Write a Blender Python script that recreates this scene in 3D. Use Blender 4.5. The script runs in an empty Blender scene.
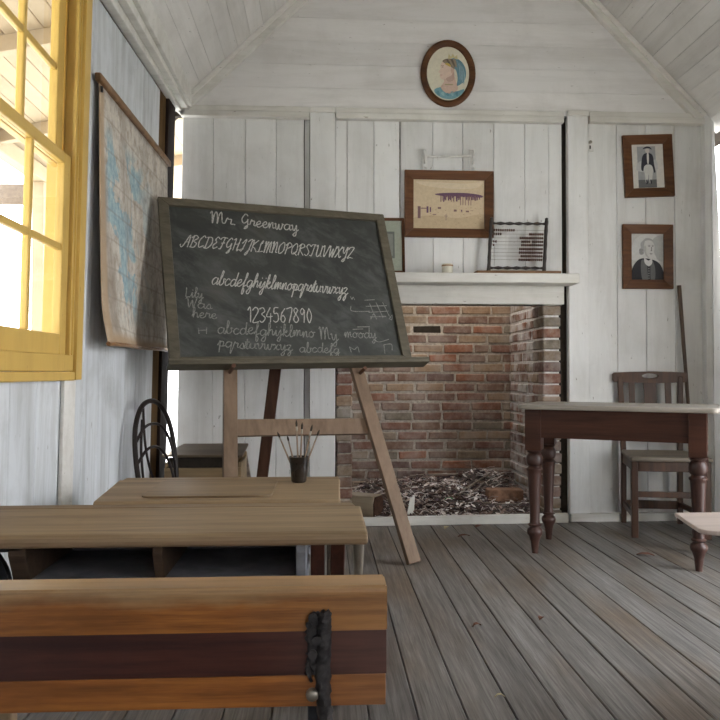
import bpy, bmesh, math, random
from mathutils import Vector, Matrix, Euler
random.seed(7)
PI = math.pi
SC = bpy.context.scene
COL = SC.collection
V = Vector

# ------------------------------------------------------------------ helpers
def wmat(o):
    m = Matrix.Identity(4)
    while o is not None:
        m = o.matrix_basis @ m
        o = o.parent
    return m

class MB:
    """collects shapes; build() links them as ONE mesh object"""
    def __init__(s):
        s.v = []; s.f = []; s.c = []; s.m = []
    def add(s, vs, fs, col=None, mi=0, M=None):
        b = len(s.v)
        s.v += [(M @ V(p)) if M is not None else V(p) for p in vs]
        for f in fs:
            s.f.append([b + i for i in f]); s.c.append(col); s.m.append(mi)
        return s
    def hexa(s, p, **k):
        return s.add(p, [(0,3,2,1),(4,5,6,7),(0,1,5,4),(1,2,6,5),(2,3,7,6),(3,0,4,7)], **k)
    def box(s, x0, x1, y0, y1, z0, z1, **k):
        return s.hexa([(x0,y0,z0),(x1,y0,z0),(x1,y1,z0),(x0,y1,z0),(x0,y0,z1),(x1,y0,z1),(x1,y1,z1),(x0,y1,z1)], **k)
    def bar(s, a, b, w, h, up=(0,0,1), w2=None, h2=None, **k):
        a, b = V(a), V(b); d = (b-a).normalized()
        x = d.cross(V(up))
        if x.length < 1e-4: x = d.cross(V((0,1,0)))
        x.normalize(); y = x.cross(d)
        w2 = w if w2 is None else w2; h2 = h if h2 is None else h2
        P = [a-x*w/2-y*h/2, a+x*w/2-y*h/2, a+x*w/2+y*h/2, a-x*w/2+y*h/2,
             b-x*w2/2-y*h2/2, b+x*w2/2-y*h2/2, b+x*w2/2+y*h2/2, b-x*w2/2+y*h2/2]
        return s.hexa(P, **k)
    def tube(s, pts, r, n=8, closed=False, **k):
        pts = [V(p) for p in pts]; N = len(pts)
        rs = r if isinstance(r, (list, tuple)) else [r]*N
        vs = []; fs = []; px = None
        for i, p in enumerate(pts):
            if closed: d = pts[(i+1) % N] - pts[i-1]
            else: d = pts[min(i+1, N-1)] - pts[max(i-1, 0)]
            d.normalize()
            if px is None:
                px = d.orthogonal().normalized()
            else:
                px = (px - d*px.dot(d)).normalized()
            py = d.cross(px)
            for j in range(n):
                a = 2*PI*j/n
                vs.append(p + (px*math.cos(a) + py*math.sin(a))*rs[i])
        for i in range(N if closed else N-1):
            for j in range(n):
                a = i*n + j; b = i*n + (j+1) % n
                i2 = (i+1) % N
                fs.append((a, b, i2*n + (j+1) % n, i2*n + j))
        if not closed:
            fs.append(tuple(range(n-1, -1, -1))); fs.append(tuple((N-1)*n + j for j in range(n)))
        return s.add(vs, fs, **k)
    def lathe(s, prof, c=(0,0,0), n=20, sx=1, sy=1, **k):
        c = V(c); vs = []; fs = []; N = len(prof)
        for r, z in prof:
            for j in range(n):
                a = 2*PI*j/n
                vs.append(c + V((r*sx*math.cos(a), r*sy*math.sin(a), z)))
        for i in range(N-1):
            for j in range(n):
                fs.append((i*n+j, i*n+(j+1) % n, (i+1)*n+(j+1) % n, (i+1)*n+j))
        fs.append(tuple(range(n-1, -1, -1))); fs.append(tuple((N-1)*n+j for j in range(n)))
        return s.add(vs, fs, **k)
    def prism(s, poly, h0, h1, M=None, **k):
        """poly in local xy, extruded along local z"""
        n = len(poly)
        vs = [(x, y, h0) for x, y in poly] + [(x, y, h1) for x, y in poly]
        fs = [tuple(range(n-1, -1, -1)), tuple(range(n, 2*n))]
        fs += [(i, (i+1) % n, n+(i+1) % n, n+i) for i in range(n)]
        return s.add(vs, fs, M=M, **k)
    def build(s, name, m, parent=None, world=False, bevel=0, seg=2, smooth=False, fix=True, ang=40):
        me = bpy.data.meshes.new(name)
        vs = s.v
        if world and parent is not None:
            inv = wmat(parent).inverted(); vs = [inv @ p for p in vs]
        me.from_pydata([tuple(p) for p in vs], [], s.f)
        ms = m if isinstance(m, (list, tuple)) else [m]
        for x in ms: me.materials.append(x)
        if len(ms) > 1:
            for p, i in zip(me.polygons, s.m): p.material_index = i
        if any(c is not None for c in s.c):
            at = me.color_attributes.new('Tint', 'FLOAT_COLOR', 'CORNER')
            for p, c in zip(me.polygons, s.c):
                for li in p.loop_indices:
                    at.data[li].color = (*(c or (1,1,1)), 1)
        if fix:
            bm = bmesh.new(); bm.from_mesh(me)
            bmesh.ops.recalc_face_normals(bm, faces=bm.faces); bm.to_mesh(me); bm.free()
        o = bpy.data.objects.new(name, me); COL.objects.link(o)
        if parent is not None: o.parent = parent
        if smooth:
            for p in me.polygons: p.use_smooth = True
            me.set_sharp_from_angle(angle=math.radians(ang))
        if bevel:
            b = o.modifiers.new('bevel', 'BEVEL'); b.width = bevel; b.segments = seg
            b.limit_method = 'ANGLE'; b.angle_limit = math.radians(50); b.harden_normals = False
        return o

def tag(o, label, cat, group=None):
    o['label'] = label; o['category'] = cat
    if group: o['group'] = group
    return o
def thing(name, label, cat, loc=(0,0,0), rz=0, group=None):
    o = bpy.data.objects.new(name, None); COL.objects.link(o)
    o.location = loc; o.rotation_euler = (0,0,rz); o.empty_display_size = .05
    return tag(o, label, cat, group)
def struct(o):
    o['kind'] = 'structure'; return o
def copy_tree(o, parent=None):
    c = o.copy(); COL.objects.link(c); c.parent = parent
    for ch in [x for x in bpy.data.objects if x.parent == o]: copy_tree(ch, c)
    return c
def smooth_path(pts, k=5, closed=False):
    pts = [V((*p, 0)) if len(p) == 2 else V(p) for p in pts]; n = len(pts); out = []
    rng = range(n) if closed else range(n-1)
    for i in rng:
        if closed: p0, p1, p2, p3 = pts[i-1], pts[i], pts[(i+1) % n], pts[(i+2) % n]
        else: p0, p1, p2, p3 = pts[max(i-1,0)], pts[i], pts[i+1], pts[min(i+2,n-1)]
        for j in range(k):
            t = j/k
            out.append(.5*((2*p1) + (p2-p0)*t + (2*p0-5*p1+4*p2-p3)*t*t + (3*p1-p0-3*p2+p3)*t**3))
    if not closed: out.append(pts[-1])
    return out

# ------------------------------------------------------------------ materials
class NT:
    def __init__(s, name, rough=.6, spec=.3):
        s.m = bpy.data.materials.new(name); s.m.use_nodes = True
        s.t = s.m.node_tree; s.b = s.t.nodes['Principled BSDF']
        s.b.inputs['Roughness'].default_value = rough
        s.b.inputs['Specular IOR Level'].default_value = spec
    def n(s, kind, **k):
        x = s.t.nodes.new(kind)
        for a, b in k.items(): setattr(x, a, b)
        return x
    def set(s, sock, v):
        if hasattr(v, 'is_linked') or isinstance(v, bpy.types.NodeSocket): s.t.links.new(v, sock)
        else: sock.default_value = v
    def coords(s, scale=(1,1,1), rot=(0,0,0), gen='Object'):
        c = s.n('ShaderNodeTexCoord'); mp = s.n('ShaderNodeMapping')
        mp.inputs['Scale'].default_value = scale; mp.inputs['Rotation'].default_value = rot
        s.t.links.new(c.outputs[gen], mp.inputs['Vector']); return mp.outputs['Vector']
    def offs(s, vec, amount, src):
        """shift a texture vector by a per-island random"""
        a = s.n('ShaderNodeVectorMath', operation='SCALE'); a.inputs[0].default_value = (1, 1.7, 2.3)
        s.set(a.inputs['Scale'], s.math('MULTIPLY', src, amount))
        b = s.n('ShaderNodeVectorMath', operation='ADD')
        s.set(b.inputs[0], vec); s.set(b.inputs[1], a.outputs[0]); return b.outputs[0]
    def noise(s, vec, scale, detail=4, rough=.6, dist=0):
        x = s.n('ShaderNodeTexNoise'); s.set(x.inputs['Vector'], vec)
        x.inputs['Scale'].default_value = scale; x.inputs['Detail'].default_value = detail
        x.inputs['Roughness'].default_value = rough; x.inputs['Distortion'].default_value = dist
        return x.outputs['Fac']
    def ramp(s, fac, stops, interp='LINEAR'):
        x = s.n('ShaderNodeValToRGB'); s.set(x.inputs['Fac'], fac); x.color_ramp.interpolation = interp
        e = x.color_ramp.elements
        while len(e) < len(stops): e.new(.5)
        for q, (p, c) in zip(e, stops):
            q.position = p; q.color = (*c, 1) if len(c) == 3 else c
        return x.outputs['Color']
    def rampf(s, fac, a, b):
        x = s.n('ShaderNodeMapRange'); s.set(x.inputs['Value'], fac)
        x.inputs['From Min'].default_value = a; x.inputs['From Max'].default_value = b
        return x.outputs['Result']
    def mix(s, fac, a, b, mode='MIX'):
        x = s.n('ShaderNodeMix', data_type='RGBA', blend_type=mode)
        s.set(x.inputs['Factor'], fac)
        for sock, v in ((x.inputs['A'], a), (x.inputs['B'], b)):
            sock = [q for q in x.inputs if q.name == sock.name and q.type == 'RGBA'][0]
            s.set(sock, (*v, 1) if isinstance(v, tuple) and len(v) == 3 else v)
        return [q for q in x.outputs if q.type == 'RGBA'][0]
    def math(s, op, a, b=0.0):
        x = s.n('ShaderNodeMath', operation=op); s.set(x.inputs[0], a); s.set(x.inputs[1], b); return x.outputs[0]
    def island(s):
        return s.n('ShaderNodeNewGeometry').outputs['Random Per Island']
    def sep(s, vec):
        x = s.n('ShaderNodeSeparateXYZ'); s.set(x.inputs[0], vec); return x.outputs
    def bump(s, h, strength=.3, dist=.002):
        x = s.n('ShaderNodeBump'); x.inputs['Strength'].default_value = strength
        x.inputs['Distance'].default_value = dist; s.set(x.inputs['Height'], h)
        s.t.links.new(x.outputs['Normal'], s.b.inputs['Normal'])
    def color(s, c): s.set(s.b.inputs['Base Color'], (*c, 1) if isinstance(c, tuple) and len(c) == 3 else c)

def axis_scale(axis, along=1.0, across=1.0):
    return tuple(along if a == axis else across for a in 'XYZ')

def wood(name, dark, light, axis='X', grain=28, rough=.5, spec=.35, vary=.25, stain=None, stain_at=(.58,.72), bump=.25, island=True):
    k = NT(name, rough, spec)
    v = k.coords(axis_scale(axis, .06, 1.0))
    if island:
        isl = k.island(); v = k.offs(v, 9.0, isl)
    g = k.noise(v, grain, 6, .65, .6)
    fine = k.noise(v, grain*5, 3, .6)
    f = k.math('ADD', k.math('MULTIPLY', g, .72), k.math('MULTIPLY', fine, .28))
    c = k.ramp(f, [(.37, dark), (.63, light)])
    big = k.noise(k.coords(axis_scale(axis, .35, 1)), 5, 3, .5)
    c = k.mix(k.math('MULTIPLY', k.rampf(big, .35, .75), vary), c, tuple(x*.45 for x in dark))
    if stain:
        s = k.noise(k.coords((1,1,1)), 7, 5, .65)
        c = k.mix(k.rampf(s, *stain_at), c, stain)
    if island:
        c = k.mix(.5, c, k.mix(1.0, c, k.ramp(isl, [(0,(.72,.72,.72)),(1,(1.15,1.15,1.15))]), 'MULTIPLY'))
    k.color(c); k.bump(f, bump, .0015); return k.m

def painted(name, base, grime, axis='Z', rough=.65, grime_amt=.55, worn=None, tint=.06, streak=10):
    k = NT(name, rough, .25)
    isl = k.island()
    v = k.offs(k.coords(axis_scale(axis, .1, 1)), 7.0, isl)
    st = k.noise(v, streak, 6, .7, .4)
    cl = k.noise(k.coords((1,1,1)), 2.4, 6, .62, .3)
    a = k.math('MULTIPLY', k.rampf(st, .45, .78), grime_amt)
    b = k.math('MULTIPLY', k.rampf(cl, .5, .78), grime_amt*.8)
    c = k.mix(a, base, grime)
    c = k.mix(b, c, tuple(x*.9 for x in grime))
    lo = 1 - tint*2
    c = k.mix(1.0, c, k.ramp(isl, [(0,(lo,lo,lo)),(1,(1.0,1.0,1.0))]), 'MULTIPLY')
    sp = k.noise(k.coords(axis_scale(axis, .25, 1)), 70, 3, .6)
    c = k.mix(k.rampf(sp, .70, .76), c, worn or tuple(x*.5 for x in grime))
    k.color(c)
    k.bump(k.math('ADD', k.noise(v, 60, 4, .6), k.math('MULTIPLY', cl, 1.0)), .25, .002); return k.m

def plain(name, col, rough=.6, spec=.3, metal=0, var=.25, scale=30):
    k = NT(name, rough, spec); k.b.inputs['Metallic'].default_value = metal
    nz = k.noise(k.coords(), scale, 4, .6)
    k.color(k.ramp(nz, [(.3, tuple(x*(1-var) for x in col)), (.7, tuple(min(1, x*(1+var)) for x in col))]))
    k.bump(nz, .12, .002); return k.m

def tinted(name, rough=.75, spec=.2, var=.12, scale=60):
    """print / pigment colours carried by the mesh"""
    k = NT(name, rough, spec)
    a = k.n('ShaderNodeAttribute', attribute_name='Tint')
    nz = k.noise(k.coords(), scale, 5, .7)
    f = k.ramp(nz, [(.3,(1-var,)*3),(.7,(1+var*.4,)*3)])
    k.color(k.mix(1.0, a.outputs['Color'], f, 'MULTIPLY')); return k.m

M = {}
M['white'] = painted('white_wall_paint', (.74,.735,.715), (.45,.435,.40), 'Z', grime_amt=.5, worn=(.22,.20,.17))
M['gable'] = painted('white_gable_paint', (.74,.72,.70), (.50,.475,.44), 'X', grime_amt=.55, worn=(.25,.22,.19))
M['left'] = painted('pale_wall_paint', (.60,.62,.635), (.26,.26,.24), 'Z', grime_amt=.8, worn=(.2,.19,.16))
M['ceil'] = painted('ceiling_paint', (.68,.655,.625), (.46,.435,.40), 'Y', grime_amt=.6)
M['trim'] = painted('trim_paint', (.72,.70,.65), (.42,.39,.33), 'X', grime_amt=.6, worn=(.2,.17,.12))
M['yellow'] = painted('yellow_window_paint', (.56,.37,.10), (.36,.23,.06), 'Z', .45, grime_amt=.45, worn=(.2,.12,.04), tint=.03)
M['cream'] = painted('cream_paint', (.42,.32,.205), (.31,.235,.15), 'Y', grime_amt=.5)
M['backing'] = plain('dark_backing', (.035,.028,.022), .9, .1)
M['clad'] = plain('old_cladding', (.16,.12,.09), .8, .1)
M['stud'] = wood('brown_stud', (.075,.042,.016), (.17,.10,.042), 'Z', 22, .8, .06)
M['studdark'] = wood('dark_stud', (.02,.014,.012), (.035,.024,.02), 'Z', 22, .85, .03)

def floor_mat():
    k = NT('weathered_floor', .45, .4)
    isl = k.island()
    v = k.offs(k.coords((1,.035,1)), 11.0, isl)
    g = k.noise(v, 48, 8, .75, 1.2); fine = k.noise(v, 150, 3, .6)
    f = k.math('ADD', k.math('MULTIPLY', g, .65), k.math('MULTIPLY', fine, .35))
    c = k.ramp(f, [(.36,(.062,.055,.050)),(.5,(.150,.138,.128)),(.65,(.255,.24,.228))])
    big = k.noise(k.offs(k.coords((1,.45,1)), 5.0, isl), 3.2, 4, .6)
    c = k.mix(k.math('MULTIPLY', k.rampf(big,.46,.68), .75), c, k.ramp(f, [(.37,(.060,.040,.026)),(.66,(.19,.137,.092))]))
    c = k.mix(1.0, c, k.ramp(isl, [(0,(.8,.8,.8)),(.5,(.98,.97,.95)),(1,(1.12,1.12,1.12))]), 'MULTIPLY')
    kn = k.noise(k.coords((1,.6,1)), 9, 2, .4)
    c = k.mix(k.rampf(kn,.74,.79), c, (.05,.035,.025))
    k.color(c); k.bump(f, .4, .002)
    return k.m
M['floor'] = floor_mat()

def brick_mat(name, lime):
    k = NT(name, .85, .15)
    isl = k.island()
    pal = [(0,(.21,.11,.08)),(.12,(.17,.10,.075)),(.26,(.24,.12,.08)),(.36,(.24,.18,.125)),(.48,(.15,.095,.08)),(.58,(.30,.21,.14)),(.68,(.20,.125,.09)),(.80,(.28,.13,.08)),(.87,(.20,.17,.13)),(.95,(.28,.19,.125))]
    c = k.ramp(isl, pal, 'CONSTANT')
    nz = k.noise(k.coords(), 26, 6, .7); big = k.noise(k.coords(), 7, 4, .6)
    c = k.mix(k.math('MULTIPLY', k.rampf(nz,.5,.75), .5), c, (.38,.33,.27))
    c = k.mix(k.math('MULTIPLY', k.rampf(nz,.5,.25), .5), c, (.045,.03,.026))
    c = k.mix(k.math('MULTIPLY', k.rampf(big,.42,.62), lime), c, (.52,.49,.46))
    k.color(c); k.bump(nz, .6, .005); return k.m
M['brick'] = brick_mat('old_brick', .25)
M['bricklime'] = brick_mat('limewashed_brick', .92)
M['brickpier'] = brick_mat('pier_brick', .3)
M['mortar'] = plain('mortar', (.40,.36,.31), .95, .1, var=.35, scale=40)
M['mortarlime'] = plain('limewashed_mortar', (.62,.60,.57), .95, .1, var=.2, scale=40)
M['orange_brick'] = plain('loose_orange_brick', (.22,.125,.08), .9, .1, var=.4, scale=30)
M['ash'] = plain('hearth_soil', (.10,.08,.07), .95, .1, var=.5, scale=40)

def litter_mat():
    k = NT('litter', .8, .15)
    isl = k.island()
    c = k.ramp(isl, [(0,(.09,.055,.045)),(.12,(.22,.14,.115)),(.24,(.045,.03,.03)),(.33,(.34,.24,.195)),(.45,(.15,.10,.105)),(.54,(.52,.42,.35)),(.66,(.75,.66,.60)),(.78,(.24,.17,.14)),(.86,(.80,.73,.68))], 'CONSTANT')
    nz = k.noise(k.coords(), 60, 3, .6)
    c = k.mix(1.0, c, k.ramp(nz,[(.3,(.7,.7,.7)),(.7,(1.1,1.1,1.1))]), 'MULTIPLY')
    k.color(c); return k.m
M['litter'] = litter_mat()
M['twig'] = wood('twig_bark', (.10,.075,.06), (.30,.24,.19), 'X', 30, .8, .15)
M['desk'] = wood('pale_worn_desk_wood', (.19,.13,.075), (.35,.25,.15), 'X', 16, .55, .25, .3, stain=(.13,.085,.05), stain_at=(.64,.82), bump=.15)
M['desk_dark'] = wood('dark_desk_wood', (.035,.022,.015), (.085,.055,.035), 'X', 20, .6)
M['carcass'] = plain('grey_carcass', (.20,.205,.22), .7, .2, var=.3, scale=14)
M['mahog'] = wood('mahogany_post', (.045,.014,.009), (.11,.035,.02), 'Z', 18, .5)
M['bench_top'] = wood('varnished_bench_plank', (.24,.09,.025), (.47,.22,.07), 'X', 13, .32, .45, .3, bump=.08)
def bench_mat(name, dark, light, pale, z0, z1):
    k = NT(name, .34, .4)
    v = k.coords((.05,1,1)); g = k.noise(v, 14, 7, .68, .8); fine = k.noise(v, 70, 4, .7)
    f_ = k.math('ADD', k.math('MULTIPLY', g, .58), k.math('MULTIPLY', fine, .42))
    c = k.ramp(f_, [(.41,dark),(.59,light)])
    big = k.noise(k.coords((.7,1,2.2)), 3.4, 5, .6)
    c = k.mix(k.math('MULTIPLY', k.rampf(big,.44,.66), .75), c, tuple(q*.62 for q in dark))
    s = k.sep(k.coords()); wob = k.math('MULTIPLY', k.math('SUBTRACT', k.noise(k.coords((.5,1,1)), 9, 5, .7), .5), .05)
    top = k.rampf(k.math('ADD', s[2], wob), z0, z1)
    right = k.rampf(k.math('ADD', s[0], k.math('MULTIPLY', wob, 4.0)), .30, .50)
    w_ = k.math('MULTIPLY', k.math('MAXIMUM', top, k.math('MULTIPLY', right, .55)), .8)
    pf = k.ramp(f_, [(.38,tuple(q*.6 for q in pale)),(.62,pale)])
    k.color(k.mix(w_, c, pf)); k.bump(f_, .15, .001); return k.m
M['bench_top'] = bench_mat('worn_varnished_bench_plank', (.17,.055,.012), (.46,.18,.038), (.46,.30,.155), .618, .640)
M['bench_mid'] = bench_mat('dark_red_bench_plank', (.032,.010,.008), (.085,.026,.017), (.20,.115,.095), .9, 1.0)
M['bench_low'] = bench_mat('orange_bench_plank', (.15,.046,.011), (.42,.155,.034), (.36,.19,.10), .9, 1.0)
M['iron'] = plain('black_iron', (.018,.02,.024), .45, .5, .4, var=.5, scale=50)
M['rust'] = plain('scaly_black_iron', (.03,.026,.026), .6, .4, .2, var=.8, scale=90)
M['bolt'] = plain('worn_bright_bolt', (.26,.23,.19), .4, .5, .8)
M['greyleg'] = wood('grey_round_leg', (.10,.085,.065), (.22,.19,.15), 'Z', 20)
M['table'] = wood('reddish_table_wood', (.030,.0105,.0065), (.082,.030,.016), 'X', 18, .45, .25, .3)
M['tableleg'] = wood('worn_table_leg', (.030,.013,.010), (.080,.037,.027), 'Z', 20, .42, .35, .3, stain=(.12,.10,.095), stain_at=(.62,.85))
M['tabletop'] = wood('grey_table_top', (.19,.17,.14), (.35,.31,.265), 'X', 14, .5, .3, .15)
M['chair'] = wood('brown_chair_wood', (.032,.013,.006), (.088,.038,.017), 'Z', 20, .45, .4)
M['chairseat'] = wood('greyed_seat', (.12,.095,.07), (.24,.2,.15), 'X', 14, .5)
M['easel'] = wood('tan_easel_wood', (.135,.088,.055), (.225,.15,.098), 'Z', 12, .6, .25, .15, stain=(.42,.36,.3), stain_at=(.74,.80), bump=.1)
M['easelrear'] = wood('red_brown_easel_wood', (.055,.024,.014), (.115,.053,.031), 'Z', 12, .6, .25)
M['bframe'] = wood('olive_brown_frame', (.068,.058,.040), (.125,.108,.076), 'X', 14, .6, .25, .2)
def slate_mat():
    k = NT('blackboard_paint', .62, .25)
    v = k.coords((1,1,1)); a = k.noise(v, 3.2, 6, .65, .6); b = k.noise(k.coords((.35,2.5,1)), 9, 5, .7, .5)
    c = k.ramp(a, [(.35,(.030,.032,.029)),(.55,(.044,.046,.041)),(.75,(.075,.077,.072))])
    c = k.mix(k.math('MULTIPLY', k.rampf(b,.46,.66), .42), c, (.12,.12,.115))
    c = k.mix(k.math('MULTIPLY', k.rampf(k.noise(v,2.1,3,.5),.56,.7), .35), c, (.085,.068,.04))
    k.color(c); return k.m
M['slate'] = slate_mat()
def chalk(name, col, lo, hi):
    k = NT(name, .95, .05); nz = k.noise(k.coords(), 120, 4, .7)
    k.color(k.ramp(nz, [(lo, tuple(x*.45 for x in col)), (hi, col)])); return k.m
M['chalk'] = chalk('white_chalk', (.46,.45,.41), .30, .55)
M['faint'] = chalk('rubbed_chalk', (.27,.27,.245), .35, .65)
M['fr'] = wood('picture_frame_wood', (.068,.025,.009), (.150,.062,.022), 'X', 16, .45, .25, .2, bump=.1)
M['print'] = tinted('printed_paper')
M['brass'] = plain('dull_metal', (.3,.27,.22), .5, .5, .6)
M['paper'] = plain('paper', (.72,.70,.66), .8, .2, var=.06)
M['leaf'] = plain('dead_leaf', (.15,.07,.045), .7, .2, var=.4)
M['leafpale'] = plain('pale_dry_leaf', (.52,.44,.27), .7, .2, var=.2)
M['green'] = plain('green_leaf', (.09,.22,.09), .6, .3)
M['bead'] = plain('dark_bead', (.07,.035,.022), .4, .5, var=.4)
M['abframe'] = wood('black_brown_abacus', (.018,.014,.012), (.045,.034,.028), 'Z', 20, .5)
M['tray'] = wood('tray_wood', (.15,.075,.03), (.27,.15,.07), 'X', 16, .55)
M['cup'] = plain('cream_china', (.55,.52,.42), .35, .5, var=.15)
M['jar'] = plain('dark_glazed_jar', (.022,.017,.014), .2, .5, var=.5, scale=12)
M['brush'] = wood('brush_handle', (.16,.10,.06), (.34,.25,.17), 'Z', 20)
M['hoop'] = plain('dark_bentwood', (.016,.010,.008), .5, .25, var=.3)
M['pink'] = wood('pinkish_pale_wood', (.44,.35,.30), (.60,.49,.43), 'X', 14, .4, .4, .1, bump=.06)
M['stick'] = wood('stick_wood', (.05,.03,.018), (.12,.075,.045), 'Z', 20)
M['crate'] = wood('tan_box_wood', (.20,.135,.07), (.36,.25,.135), 'X', 14, .6)
M['lid'] = wood('dull_brown_lid', (.075,.052,.03), (.15,.108,.065), 'X', 14, .6)
M['block'] = wood('pale_sawn_timber', (.27,.21,.14), (.43,.35,.25), 'X', 12, .7)
M['blockend'] = plain('dark_timber_end', (.055,.026,.016), .8, .2, var=.5, scale=25)
M['whitemetal'] = painted('white_painted_iron', (.74,.73,.70), (.38,.35,.30), 'Z', .5)
M['grass'] = plain('outdoor_ground', (.40,.40,.385), .95, .1, var=.25, scale=3)
def map_mat():
    k = NT('faded_map_print', .7, .2)
    v = k.coords((1,1,1)); s = k.sep(v)
    a = k.noise(v, 4.2, 6, .6, .8); b = k.noise(v, 18, 6, .72)
    blue = k.ramp(b, [(.34,(.13,.25,.31)),(.64,(.34,.46,.48))])
    land = k.ramp(b, [(.34,(.30,.25,.195)),(.5,(.47,.43,.37)),(.64,(.58,.53,.45))])
    y, z = s[1], s[2]
    m = k.rampf(a, .49, .525)
    m = k.math('MULTIPLY', m, k.math('MULTIPLY', k.rampf(y, .05, .12), k.rampf(y, .95, .6)))
    m = k.math('MULTIPLY', m, k.math('MULTIPLY', k.rampf(z, -.95, -.85), k.rampf(z, -.12, -.22)))
    c = k.mix(k.math('MULTIPLY', m, .85), land, blue)
    rule = k.n('ShaderNodeTexWave', wave_type='BANDS', bands_direction='Z'); rule.inputs['Scale'].default_value = 2.6; rule.inputs['Distortion'].default_value = .6
    k.set(rule.inputs['Vector'], v)
    c = k.mix(k.math('MULTIPLY', k.rampf(rule.outputs['Fac'], .03, .0), .35), c, (.20,.16,.12))
    c = k.mix(k.math('MULTIPLY', k.rampf(k.noise(k.coords((1,1,.3)), 5, 5, .6), .48, .68), .75), c, (.23,.185,.145))
    c = k.mix(k.math('MULTIPLY', k.rampf(b, .66, .70), .5), c, (.10,.10,.10))
    edge = k.math('MAXIMUM', k.rampf(y, .085, .06), k.rampf(z, -.975, -1.01))
    c = k.mix(k.math('MULTIPLY', edge, .8), c, (.36,.25,.15))
    k.color(c); k.bump(b, .15, .003); return k.m
M['map'] = map_mat()
def glass_mat():
    m = bpy.data.materials.new('window_glass'); m.use_nodes = True; t = m.node_tree; t.nodes.clear()
    o = t.nodes.new('ShaderNodeOutputMaterial'); mx = t.nodes.new('ShaderNodeMixShader')
    tr = t.nodes.new('ShaderNodeBsdfTransparent'); gl = t.nodes.new('ShaderNodeBsdfGlossy')
    tr.inputs[0].default_value = (.97,.98,.97,1); gl.inputs['Roughness'].default_value = .05
    fr = t.nodes.new('ShaderNodeFresnel'); fr.inputs[0].default_value = 1.45
    ge = t.nodes.new('ShaderNodeNewGeometry'); mu = t.nodes.new('ShaderNodeMath'); mu.operation = 'MULTIPLY'
    iv = t.nodes.new('ShaderNodeMath'); iv.operation = 'SUBTRACT'; iv.inputs[0].default_value = 1
    t.links.new(ge.outputs['Backfacing'], iv.inputs[1]); t.links.new(fr.outputs[0], mu.inputs[0]); t.links.new(iv.outputs[0], mu.inputs[1])
    t.links.new(mu.outputs[0], mx.inputs[0]); t.links.new(tr.outputs[0], mx.inputs[1]); t.links.new(gl.outputs[0], mx.inputs[2])
    t.links.new(mx.outputs[0], o.inputs[0]); return m
M['glass'] = glass_mat()

# ------------------------------------------------------------------ setting: floor and back wall
YB = 4.42
f = MB(); x = .255 - 10*.131
while x < 2.6:
    cuts = [-2.45] + sorted(random.uniform(-2.0, 1.8) for _ in range(1)) + [4.405]
    for a, b in zip(cuts[:-1], cuts[1:]):
        dz = random.uniform(-.0012, .0012)
        f.box(max(x,-.96)+.0019, min(x+.131,2.62)-.0019, a+.0015, b-.0015, -.025, dz)
    x += .131
fl = struct(f.build('floor', M['floor'], bevel=.0025, seg=1))
b = MB(); b.box(-1.05,2.65,-2.5,4.405,-.08,-.03); struct(b.build('floor_joists', M['backing']))  # solid dark sheet added below, gives the gaps between boards their shade

XJ = [-.671,-.477,-.289,-.117]
w = MB()
def vb(x0, x1, z0, z1, yf, g=.0011, yb=4.445): w.box(x0+g, x1-g, yf+random.uniform(-.0015,.0015), yb, z0, z1)
xs = [-.856] + XJ
w.hexa([(-.892,YB,0),(-.672,YB,0),(-.672,4.445,0),(-.892,4.445,0),(-.856,YB,2.5),(-.672,YB,2.5),(-.672,4.445,2.5),(-.856,4.445,2.5)])
for a, c in zip(xs[1:-1], xs[2:]): vb(a, c, 0, 2.50, YB)
vb(-.115, -.083, 0, 2.5, 4.433)
vb(-.081, .074, 0, 2.518, 4.392, 0)
FX0, FX1, FZ = .074, 1.498, 1.345
for a, c, y in [(.074,.147,4.425),(.147,.312,YB),(.312,.472,YB),(.478,.680,YB),(.680,.867,YB),(.867,1.062,YB),(1.062,1.258,YB),(1.258,1.41,YB),(1.41,1.497,4.427)]:
    vb(a, c, FZ, 2.5, y)
for a, c, y in [(1.525,1.655,4.395),(1.655,1.843,YB),(1.843,2.029,YB),(2.029,2.216,YB),(2.216,2.392,YB)]:
    vb(a, c, 0, 2.53, y)
w.hexa([(2.392,4.375,0),(2.565,4.375,0),(2.565,4.45,0),(2.392,4.45,0),(2.388,4.375,2.56),(2.448,4.375,2.56),(2.448,4.45,2.56),(2.388,4.45,2.56)])
w.box(2.43,2.437,4.366,4.376,0,2.5)
# gable boards between the two rakes
def rakeL(z): return -.886 + (z-2.538)/.9634
def rakeR(z): return 2.386 - (z-2.556)/1.0156
wb = struct(w.build('wall_back', M['white'], bevel=.003, seg=1))
w = MB(); z = 2.53
while z < 4.1:
    z1 = min(z+.145, 4.16); a, c = z+.0003, z1-.0003
    L0, L1, R0, R1 = rakeL(a)-.06, rakeL(c)-.06, rakeR(a)+.06, rakeR(c)+.06
    w.hexa([(L0,4.412,a),(R0,4.412,a),(R0,4.445,a),(L0,4.445,a),(L1,4.412,c),(R1,4.412,c),(R1,4.445,c),(L1,4.445,c)])
    z = z1
struct(w.build('wall_back_gable', M['gable'], bevel=.0018, seg=1))
g = MB()
g.box(-.85,.08,4.45,4.49,0,2.55); g.box(1.49,2.45,4.45,4.49,0,2.55); g.box(.08,1.49,4.45,4.49,FZ,2.55)
g.add([(-.95,4.45,2.5),(2.45,4.45,2.5),(.80,4.45,4.2),(-.95,4.49,2.5),(2.45,4.49,2.5),(.80,4.49,4.2)], [(0,1,2),(3,5,4),(0,3,4,1),(1,4,5,2),(2,5,3,0)])
struct(g.build('wall_back_cladding', M['backing']))  # near-black colour stands in for shade in the wall board gaps
t = MB()
t.box(-.862,-.083,4.375,4.42,2.478,2.516); t.box(-.862,-.083,4.386,4.42,2.512,2.55)
t.box(-.083,.076,4.388,4.42,2.519,2.55)
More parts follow.
